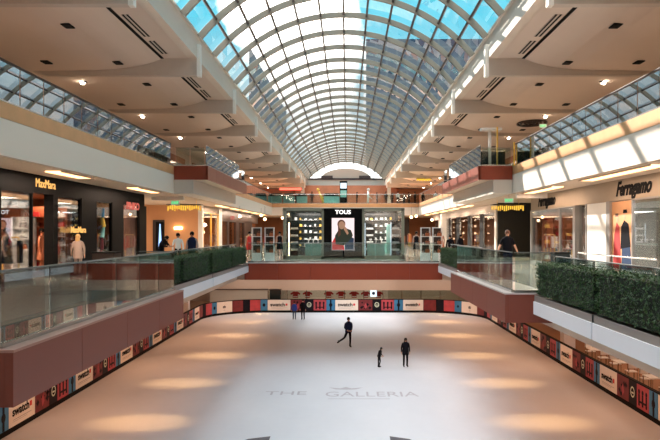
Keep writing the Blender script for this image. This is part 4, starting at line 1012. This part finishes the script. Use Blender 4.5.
# ---------- right side corridor: black wall
wall('wall_right', [(10.7, 19, 47.3, 47.5, 0, 3.72)], M['darkwall'])
ST(MB().box(9.1, 10.9, 35.6, 35.9, 3.48, 3.74).build('trim_10', M['limewhite']))
# ---------- right far stores y 47.6..83
wall('wall_right', [(10.7, 10.95, 47.5, 83, 3.1, 3.72), (10.62, 10.9, 47.5, 48.1, 0, 3.2)], M['ceilrib'])
wall('wall_right', [(15, 15.2, 47.5, 83, 0, 3.2), (11, 15, 82.9, 83, 0, 3.7)], M['storedark'])
for a, b in ((52.2, 53.6), (57.4, 59), (63, 65), (68.5, 70)): wall('wall_right', [(10.65, 10.9, a, b, 0, 3.1)], M['blackm'])
wall('wall_right', [(10.6, 10.9, 75, 77.2, 0, 3.1)], M['limewhite'])
for a, b in ((48.1, 52.2), (53.6, 57.4), (59, 63), (65, 68.5), (70, 75)): shop_window(1, a, b, 0, 3.1, M['chrome'])
for k, y in enumerate((49.2, 50.8, 54.4, 56.2, 60, 61.8, 66, 72)):
    for z in (1.0, 1.6, 2.2, 2.75):
        e = empty('globe_lamp', (11.5, y, z)); MB().ball((0, 0, 0), random.choice((.05, .07, .1)), 8, 6).build('globe', M['globe'], e); MB().tube((0, 0, .1), (0, 0, (.3 if z < 2.2 else (.35 if z < 2.5 else .3))), .01, n=4).build('cord', M['blackm'], e)
        T(e, 'glowing globe in the columns of lamps in the far right shop windows', 'pendant lamp', 'globe lamps of the far right shops')
for y in (50, 55, 61, 67, 72, 79): store_light(12.8, y, 110, (1, .64, .42))
column('column', at(443.5, 72), 72, 0.28, 0, 3.7, M['limewhite'], 'pale column in the far right walkway behind the white stand')

# ================================================================== JEWELLERY KIOSK ON THE BRIDGE
KY = 42.5; kz = 3.15
k = empty('jewellery_kiosk', (0, KY, 0))
frm = mat('kiosk_frame', s2l(120, 122, 108), .4)
mb = MB()
for x in (-3.7, -1.3, 1.2, 3.7):
    for y in (0, 4.8): mb.box(x - .09, x + .09, y - .0, y + .14, 0, kz)
mb.box(-3.8, 3.8, 0, .14, kz - .12, kz).box(-3.8, 3.8, 0, .14, 0, .22).box(-3.8, -3.66, 0, 4.9, kz - .12, kz).box(3.66, 3.8, 0, 4.9, kz - .12, kz).box(-3.8, 3.8, 4.8, 4.94, kz - .12, kz)
mb.build('frame', frm, k)
MB().box(-3.8, 3.8, 0, 4.94, kz, kz + .06).build('roof', frm, k)
for a, b in ((-3.61, -1.39), (1.29, 3.61)): MB().box(a, b, .05, .07, .22, kz - .12).build('glass_panel', M['shopglass'], k)
for x in (-3.7, 3.7): MB().box(x - .01, x + .01, .15, 4.8, .1, kz - .12).build('glass_panel', M['shopglass'], k)
bp_ = MB().box(-1.24, 1.14, -.08, .0, .12, kz).build('sign_panel', M['black'], k)
text('lettering', 'TOUS', .34, M['signwhite'], (-.05, -.09, 2.93), RF, bp_, width=.98, bold=0.01)
bk = MB().box(-3.6, 3.6, 4.5, 4.6, 0.1, kz - .12).build('back_panel', M['slate'], k)
for a, b in ((-3.5, -1.4), (1.35, 3.5)):
    for z in (.7, 1.15, 1.6, 2.05, 2.5):
        MB().box(a, b, 4.2, 4.5, z, z + .03).build('shelf', M['chrome'], k)
        for q in range(6): MB().box(a + .1 + q * .34, a + .1 + q * .34 + random.uniform(.08, .22), 4.25, 4.4, z + .03, z + random.uniform(.1, .26)).build('jewel_tray', M['gold'] if q % 4 == 1 else M['whitef'], k)
T(k, 'glass jewellery kiosk with a black centre panel standing on the bridge', 'kiosk')
for a, b in ((-2.5, 'left'), (2.4, 'right')): area((a, KY + 2.2, kz - .15), 1.6, 3, 170, (1, .93, .84))
po = empty('poster', (-.05, KY - .085, .57))
MB().box(-.70, .70, -.03, 0, 0, 2.0).build('panel', emat('lit_poster_pink', (.70, .55, .55), 1.0), po)
pic = MB()
def pf(pts, mi, dy): pic.add([(x, dy, z) for x, z in pts], [tuple(range(len(pts)))], mi)
pf([(-.68, .02), (.1, .02), (.0, .5), (-.45, .9), (-.68, .5)], 0, -.034)     # red skirt/seat
pf([(.12, .02), (.68, .02), (.68, .75), (.45, .85), (.1, .4)], 1, -.035)     # jeans
pf([(-.45, .35), (.05, .3), (.35, .55), (.62, .9), (.5, 1.25), (.1, 1.4), (-.25, 1.3), (-.5, .9)], 2, -.038)  # green sweater
pic.ball((-.08, -.04, 1.55), (.2, .004, .25), 14, 10, 4).ball((-.1, -.036, 1.62), (.25, .003, .28), 14, 10, 3)
pf([(-.32, 1.6), (-.18, 1.6), (-.15, .95), (-.3, .8)], 3, -.041); pf([(.08, 1.5), (.2, 1.4), (.36, 1.05), (.26, .95), (.05, 1.3)], 4, -.042)
pic.build('picture', [M['txtr'], M['jeans'], mat('olive_knit', s2l(44, 52, 38), .8), M['hairbr'], M['skin']], po)
T(po, 'lit pink poster of a seated woman in a dark green sweater', 'poster')
def cabinet(x, y, w, h, label):
    e = empty('display_cabinet', (x, y, 0)); MB().box(-w / 2, w / 2, -.3, .3, 0, h).build('body', M['mint'], e); MB().box(-w / 2 - .02, w / 2 + .02, -.32, .32, h, h + .04).build('top', M['whitef'], e)
    MB().box(-w / 2 + .04, w / 2 - .04, -.315, -.3, .1, h / 2 - .02).build('door', M['mint'], e); MB().box(-w / 2 + .04, w / 2 - .04, -.315, -.3, h / 2 + .02, h - .06).build('drawer', M['mint'], e); T(e, label, 'cabinet')
cabinet(-1.95, KY + .9, 1.0, .95, 'mint cabinet in the left half of the kiosk'); cabinet(2.05, KY + .9, 1.1, .95, 'mint cabinet in the right half of the kiosk'); cabinet(2.9, KY + 3.2, .8, 1.0, 'mint cabinet at the back right corner of the kiosk')
def jewel_box(x, y, z, s, lab, grp):
    e = empty('jewellery_stand', (x, y, z)); MB().lathe([(s * .5, 0), (s * .5, .02), (s * .12, .04), (s * .12, s * .8), (s * .45, s * .95), (s * .3, s * 1.3)], n=10).build('bust', M['whitef'], e); MB().lathe([(s * .36, s * .9), (s * .38, s * .93)], n=10).build('necklace', M['gold'], e); T(e, lab, 'jewellery stand', grp)
for x in (-2.25, -1.95, -1.65): jewel_box(x, KY + .9, .99, .22, 'white jewellery bust on the left mint cabinet of the kiosk', 'jewellery busts on the left cabinet')
for x in (1.7, 2.05, 2.4): jewel_box(x, KY + .9, .99, .22, 'white jewellery bust on the right mint cabinet of the kiosk', 'jewellery busts on the right cabinet')
def tower(x, y, label, lit='lampw'):
    e = empty('display_tower', (x, y, 0)); MB().box(-.3, .3, -.25, .25, 0, .1).box(-.3, .3, -.25, .25, 2.3, 2.4).box(-.3, -.26, .2, .25, 0, 2.4).box(.26, .3, .2, .25, 0, 2.4).box(-.3, .3, .22, .25, 0, 2.4).build('frame', M['blackm'], e)
    for z in (.5, .95, 1.4, 1.85): MB().box(-.29, .29, -.22, .22, z, z + .03).build('shelf', M['chrome'], e); MB().box(-.22, .22, -.15, .1, z + .03, z + .14).build('jewel_tray', M['whitef'], e)
    MB().box(-.34, -.3, -.26, -.2, .1, 2.3).build('light_strip', M[lit], e); T(e, label, 'display tower')
tower(-3.15, KY + .8, 'dark shelved jewellery tower at the left edge of the kiosk'); tower(1.72, KY + 2.9, 'dark shelved tower at the back of the right kiosk half', 'screenw'); tower(3.3, KY + .75, 'dark shelved jewellery tower at the right edge of the kiosk', 'screenw')
e = empty('hanging_banner', (2.95, KY + 1.5, 0)); MB().box(-.2, .2, -.04, .04, .3, 2.2).build('glass_slab', M['mint'], e); MB().box(-.3, .3, -.15, .15, 0, .3).build('base', M['whitef'], e); T(e, 'upright mint glass slab inside the right half of the kiosk', 'display panel')

# white display stands either side
def stand(x, y, label):
    e = empty('display_stand', (x, y, 0))
    MB().box(-.27, .27, -.22, .22, 0, .5).build('base_cabinet', M['whitef'], e); MB().box(-.25, .25, -.235, -.22, .05, .24).box(-.25, .25, -.235, -.22, .27, .46).build('drawer', M['whitef'], e)
    mb = MB()
    for a, b in ((-.27, -.2), (.24, -.2), (-.27, .19), (.24, .19)): mb.box(a, a + .03, b, b + .03, .5, 1.95)
    mb.box(-.27, .27, -.22, .22, 1.92, 1.96); mb.build('frame', M['whitef'], e)
    for z in (.95, 1.42): MB().box(-.27, .27, -.22, .22, z, z + .03).build('shelf', M['whitef'], e)
    MB().box(-.24, .24, .19, .2, .5, 1.92).build('back_panel', M['storedark'], e)
    T(e, label, 'display stand')
    return e
stn = [(-5.0, 39.2, 'outer left of the pair left of the kiosk'), (-4.3, 39.5, 'inner right of the pair left of the kiosk'), (4.75, 39.5, 'inner left of the pair right of the kiosk'), (5.4, 39.2, 'outer right of the pair right of the kiosk')]
for x, y, w in stn:
    stand(x, y, 'white open display stand, ' + w)
    for z in (.5, .98, 1.45):
        for q in (-.13, .13): goods(x + q, y, z, 'shoe' if q < 0 else 'bag', 'taupec' if q < 0 else 'disp1', 'small item on the white display stands beside the kiosk', 'goods on the white display stands', rz=R90 if q < 0 else 0)
for i, (x, y, d, lab) in enumerate(((-6.4, 46, 'redc', 'mannequin in a red dress behind the left white stands'), (-4.5, 47.5, 'blackc', 'mannequin in a black dress just left of the kiosk'), (5.0, 47, 'blackc', 'mannequin in a black dress just right of the kiosk'), (7.4, 52, 'disp1', 'mannequin in a copper dress on the far right walkway'))):
    person('mannequin', (x, y, 0), 1.75, 0, 'taupec', 'taupec', 'hairb', lab, skin='taupec', cat='mannequin', dress=d)
for i, (x, y, lab) in enumerate(((-5.6, 50, 'clothes rack between the two mannequins left of the kiosk'), (-7.8, 56, 'clothes rack deeper in the left walkway behind the white stands'), (6.2, 50, 'clothes rack behind the white stands right of the kiosk'), (4.7, 56, 'clothes rack right behind the right edge of the kiosk'))):
    rack(x, y, 1.8, ['blackc', 'redc', 'taupec', 'whitef', 'disp1'], lab)
for i, x in enumerate((-8, -7, -6.2, -5.3, -4.4, 4.6, 5.4, 6.3, 7.2)):
    y = 52 + (i * 5) % 9; z = (2.9, 3.1, 2.7)[i % 3]
    e = empty('pendant_lamp', (x, y, z)); MB().ball((0, 0, 0), .11, 8, 6).build('globe', M['lampw'], e); MB().tube((0, 0, .1), (0, 0, 3.7 - z), .01, n=4).build('cord', M['blackm'], e)
    T(e, 'small warm pendant lamp hanging beyond the bridge beside the kiosk', 'pendant lamp', 'pendant lamps beyond the bridge')
for sx in (-1, 1): area((sx * 6.5, 50, 3.6), 3, 5, 150, (1, .74, .52))
# far level two interior wall behind kiosk, low lights and racks
wall('wall_front', [(-19, 19, 96, 96.2, 0, 3.72)], M['storewall'])
for x in (-8, -4, 0, 4, 8): area((x, 86, 3.6), 2.5, 4, 130, (1, .64, .4))
for i, x in enumerate((-8.2, -6.6, -5.0, 5.6, 7.0, 8.6)):
    wall('wall_front', [(x - .35, x + .35, 95.8, 96, 0, 3.6)], M['handrail'] if i % 2 else M['blackm'])
for i, x in enumerate((-6.2, -4.6, 6.0, 7.6)):
    rack(x, 78 + i, 2, ['blackc', 'redc', 'disp1', 'greyc'], ('clothes rack far behind the bridge, left one beside the walkway', 'clothes rack far behind the left white stands', 'clothes rack far behind the right white stands', 'clothes rack far behind the bridge, rightmost')[i])

# ================================================================== LEVEL THREE far food court
wall('wall_front', [(-9.0, 9.0, 120.5, 120.7, L3, 9.95)], mat('orange_court_wall', s2l(196, 128, 98), .7, var=.4, scale=.5))
for x in (-12, -6, 0, 6, 12): area((x, 108, 9.2), 3, 6, 300, (1, .56, .34))
for x in (-13, 13): area((x, 90, 9.2), 3, 6, 130, (1, .56, .34))
for sx, w in ((-1, 'left'), (1, 'right')):
    e = empty('column', (sx * 7.5, 118, L3)); MB().box(-.3, .3, -.3, .3, 0, 4.7).build('shaft', M['limewhite'], e); MB().box(-.36, .36, -.36, .36, 0, .3).build('base', M['chrome'], e); T(e, 'pale column of the food court below the %s vault beam' % w, 'column')
e = empty('neon_sign', (at(290.5, 112), 112, 8.6)); MB().box(-1.8, 1.8, -.06, .06, 0, .35).build('tube_panel', M['neon'], e); MB().box(-1.9, 1.9, .06, .12, -.05, .4).build('backing', M['blackm'], e); T(e, 'glowing red bar sign high in the far left of the food court', 'neon sign')
e = empty('screen_totem', (at(343.5, 100), 100, L3)); MB().box(-.55, .55, -.15, .15, 0, 4.0).build('body', M['blackm'], e); MB().box(-.45, .45, -.17, -.15, 2.9, 3.7).build('screen', M['screenw'], e); MB().box(-.45, .45, -.17, -.15, 1.6, 2.6).build('lower_screen', M['mint'], e); T(e, 'dark totem with a lit screen in the middle of the food court', 'screen')
def planter_stall(x, y, w, label):
    e = empty('food_stall', (x, y, L3)); MB().box(-w / 2, w / 2, -.5, .5, 0, 1.1).build('counter_body', M['mint'], e); MB().box(-w / 2, w / 2, -.55, .55, 1.1, 1.18).build('counter_top', M['blackm'], e); MB().box(-w / 2 + .1, w / 2 - .1, -.3, .3, 1.18, 1.5).build('glass_guard', M['slate'], e); T(e, label, 'food stall')
for x, w, l in ((at(276, 88), 1.5, 'leftmost teal stall behind the upper railing'), (at(289, 88), 1.4, 'second teal stall behind the upper railing, from the left'), (at(302, 88), 1.3, 'third teal stall behind the upper railing, from the left'), (at(332, 90), 2.0, 'dark roofed stall left of the lit totem')): planter_stall(x, 88, w, l)
for i, (px_, m, l) in enumerate(((324, 'gold', 'leaning wooden figure left of the totem'), (368, 'whitef', 'pale upright statue right of the totem'))):
    e = empty('statue', (at(px_, 92), 92, L3)); d = -.7 if i == 0 else .05
    MB().tube((0, 0, .3), (d, 0, 2.0), .16, .12, 8).ball((d * 1.15, 0, 2.25), .2, 8, 6).tube((d * .6, 0, 1.4), (d * .6 + .5, 0, 1.0), .07, .05, 6).build('figure', M[m], e, smooth=True); MB().box(-.3, .3, -.3, .3, 0, .35).build('base', M['blackm'], e); T(e, l, 'statue')
fp = person('person', (at(386, 87), 87, L3), 1.7, 0, 'blackc', 'blackc', 'hairb', 'tiny far diner in dark clothes left of the group behind the upper railing')
for i, (px_, yy_, lab) in enumerate(((398, 87, 'white aproned stall worker behind the upper railing on the right'), (409, 88, 'far diner in black right of the white aproned worker'), (415, 87.4, 'far diner in black third to the right of the white aproned worker'), (312, 87, 'far diner standing right of the teal stalls'), (266, 87, 'far diner left of the teal stalls'), (357, 88, 'far diner between the totem and the pale statue'), (281, 90, 'far diner just behind the second teal stall'), (296, 91, 'far diner behind the gap before the third teal stall'), (377, 89, 'far diner right beside the pale statue'), (392, 90, 'far diner directly left of the white aproned worker'), (404, 91, 'far diner directly right of the white aproned worker'), (426, 88, 'far diner under the gold light fitting'), (433, 90, 'far diner farthest right of the food court group'))):
    if i == 0: person('person', (at(px_, yy_), yy_, L3), 1.7, 0, 'whitef', 'blackc', 'hairb', lab)
    else:
        c = copy_tree(fp); c.location = (at(px_, yy_), yy_, L3); c['label'] = lab; c.rotation_euler[2] = i
ST(MB().box(9.4, 15.7, 121, 121.2, L3, 9.4).build('wall_right', M['storewall'])); ST(MB().box(-15.7, -9.4, 121, 121.2, L3, 9.4).build('wall_left', mat('coral_wall', s2l(190, 124, 100), .7, var=.3, scale=.5)))
# upper left portal near the balcony
for sx in (-1, 1):
    wn[0] += 1; e = ST(empty('window_%d' % wn[0], (sx * 15.7, 0, L3)))
    for k in range(7): MB().box(-.05, .05, 4 + k * 11, 11.5 + k * 11, 0.1, 3.0).build('shop_front', M['slate'], e); MB().box(-.07, .07, 4 + k * 11, 11.5 + k * 11, 3.0, 3.6).build('header', M['storewall'], e)
    for y in range(4, 80, 10): area((sx * 12.5, y, 9.3), 1, 1, 70, (1, .74, .56))

# ================================================================== OUTSIDE TOWERS
def tower_b(corner, du, dv, h, mm, label):
    c, u, v = Vector(corner), Vector(du), Vector(dv)
    P = [c, c + u, c + u + v, c + v]
    e = empty('office_tower', (c.x, c.y, -6)); mb = MB(); mb.prismz([(p.x - c.x, p.y - c.y) for p in P], 0, h + 6); mb.build('facade', M[mm], e)
    m_ = (u + v) / 2; MB().box(m_.x - 3, m_.x + 3, m_.y - 3, m_.y + 3, h + 6, h + 9).build('roof_plant', M['ceilrib'], e); T(e, label, 'building')
D = 172
tower_b((at(249, D), D), (1.0, 95), (-9, 90), (232 - 45) * D / F + 1.7, 'towerL', 'dark blue office tower seen through the left of the glass vault')
D = 210
tower_b((at(366, D), D), (60, 0), (0, 30), (232 - 39) * D / F + 1.7, 'towerR', 'grey blue office block seen through the right of the glass vault')

# ================================================================== SKY, SUN, CAMERA
w = bpy.data.worlds.new('sky'); scn.world = w; w.use_nodes = True; N = w.node_tree.nodes; Lk = w.node_tree.links; N.clear()
out = N.new('ShaderNodeOutputWorld'); bg = N.new('ShaderNodeBackground'); Lk.new(bg.outputs[0], out.inputs[0])
tc = N.new('ShaderNodeTexCoord'); sp = N.new('ShaderNodeSeparateXYZ'); Lk.new(tc.outputs['Generated'], sp.inputs[0])
mxz = N.new('ShaderNodeMath'); mxz.operation = 'MAXIMUM'; mxz.inputs[1].default_value = 0.03; Lk.new(sp.outputs[2], mxz.inputs[0])
dv = N.new('ShaderNodeMath'); dv.operation = 'DIVIDE'; Lk.new(sp.outputs[0], dv.inputs[0]); Lk.new(mxz.outputs[0], dv.inputs[1])
dv2 = N.new('ShaderNodeMath'); dv2.operation = 'DIVIDE'; Lk.new(sp.outputs[1], dv2.inputs[0]); Lk.new(mxz.outputs[0], dv2.inputs[1])
cb = N.new('ShaderNodeCombineXYZ'); Lk.new(dv.outputs[0], cb.inputs[0]); Lk.new(dv2.outputs[0], cb.inputs[1])
mp = N.new('ShaderNodeMapping'); mp.inputs['Scale'].default_value = (1.2, 0.35, 1); Lk.new(cb.outputs[0], mp.inputs[0])
nz = N.new('ShaderNodeTexNoise'); nz.inputs['Scale'].default_value = 2.2; nz.inputs['Detail'].default_value = 5; Lk.new(mp.outputs[0], nz.inputs['Vector'])
# a cloud bank running along the mall: u = x/z around -0.24
a1 = N.new('ShaderNodeMath'); a1.operation = 'ADD'; a1.inputs[1].default_value = 0.25; Lk.new(dv.outputs[0], a1.inputs[0])
a2 = N.new('ShaderNodeMath'); a2.operation = 'ABSOLUTE'; Lk.new(a1.outputs[0], a2.inputs[0])
a3 = N.new('ShaderNodeMath'); a3.operation = 'MULTIPLY_ADD'; a3.inputs[1].default_value = -2.0; a3.inputs[2].default_value = 0.62; Lk.new(a2.outputs[0], a3.inputs[0])
a4 = N.new('ShaderNodeMath'); a4.operation = 'MULTIPLY_ADD'; a4.inputs[1].default_value = 0.9; Lk.new(nz.outputs[0], a4.inputs[0]); Lk.new(a3.outputs[0], a4.inputs[2])
cr = N.new('ShaderNodeValToRGB'); cr.color_ramp.elements[0].position = 0.42; cr.color_ramp.elements[1].position = 0.58; Lk.new(a4.outputs[0], cr.inputs[0])
# low cloud towards the horizon
h1 = N.new('ShaderNodeMapRange'); h1.inputs[1].default_value = 0.18; h1.inputs[2].default_value = 0.30; h1.inputs[3].default_value = 0.9; h1.inputs[4].default_value = 0.0; Lk.new(sp.outputs[2], h1.inputs[0])
mx = N.new('ShaderNodeMix'); mx.data_type = 'RGBA'; Lk.new(cr.outputs[0], mx.inputs[0])
mx.inputs[6].default_value = (0.024, 0.15, 0.20, 1); mx.inputs[7].default_value = (1.0, 0.96, 0.91, 1)
mh = N.new('ShaderNodeMix'); mh.data_type = 'RGBA'; Lk.new(h1.outputs[0], mh.inputs[0]); Lk.new(mx.outputs[2], mh.inputs[6]); mh.inputs[7].default_value = (0.11, 0.125, 0.135, 1)
Lk.new(mh.outputs[2], bg.inputs[0]); bg.inputs[1].default_value = 4.3
sun = bpy.data.lights.new('sun', 'SUN'); sun.energy = 9; sun.angle = 0.01; sun.color = (1, 0.93, 0.84)
so = bpy.data.objects.new('sun', sun); COL.objects.link(so)
so.rotation_euler = Vector((1.0, -1.3, -0.8)).to_track_quat('-Z', 'Y').to_euler(); so.location = (-30, 40, 40)

cam = bpy.data.cameras.new('camera'); co = bpy.data.objects.new('camera', cam); COL.objects.link(co)
co.location = (0.2, 0, 1.7); co.rotation_euler = (R90, 0, 0); cam.sensor_width = 36; cam.lens = 36 * F / 660
cam.shift_x = -17 / 660; cam.shift_y = 12 / 660; cam.clip_start = 0.05; cam.clip_end = 2000
scn.camera = co
scn.view_settings.view_transform = 'Standard'; scn.view_settings.look = 'None'; scn.view_settings.gamma = 1; scn.view_settings.exposure = 0.75
scn.cycles.use_denoising = True
scn.cycles.max_bounces = 8; scn.cycles.diffuse_bounces = 4; scn.cycles.glossy_bounces = 4; scn.cycles.transparent_max_bounces = 16
scn.cycles.sample_clamp_indirect = 6; scn.cycles.caustics_reflective = False; scn.cycles.caustics_refractive = False
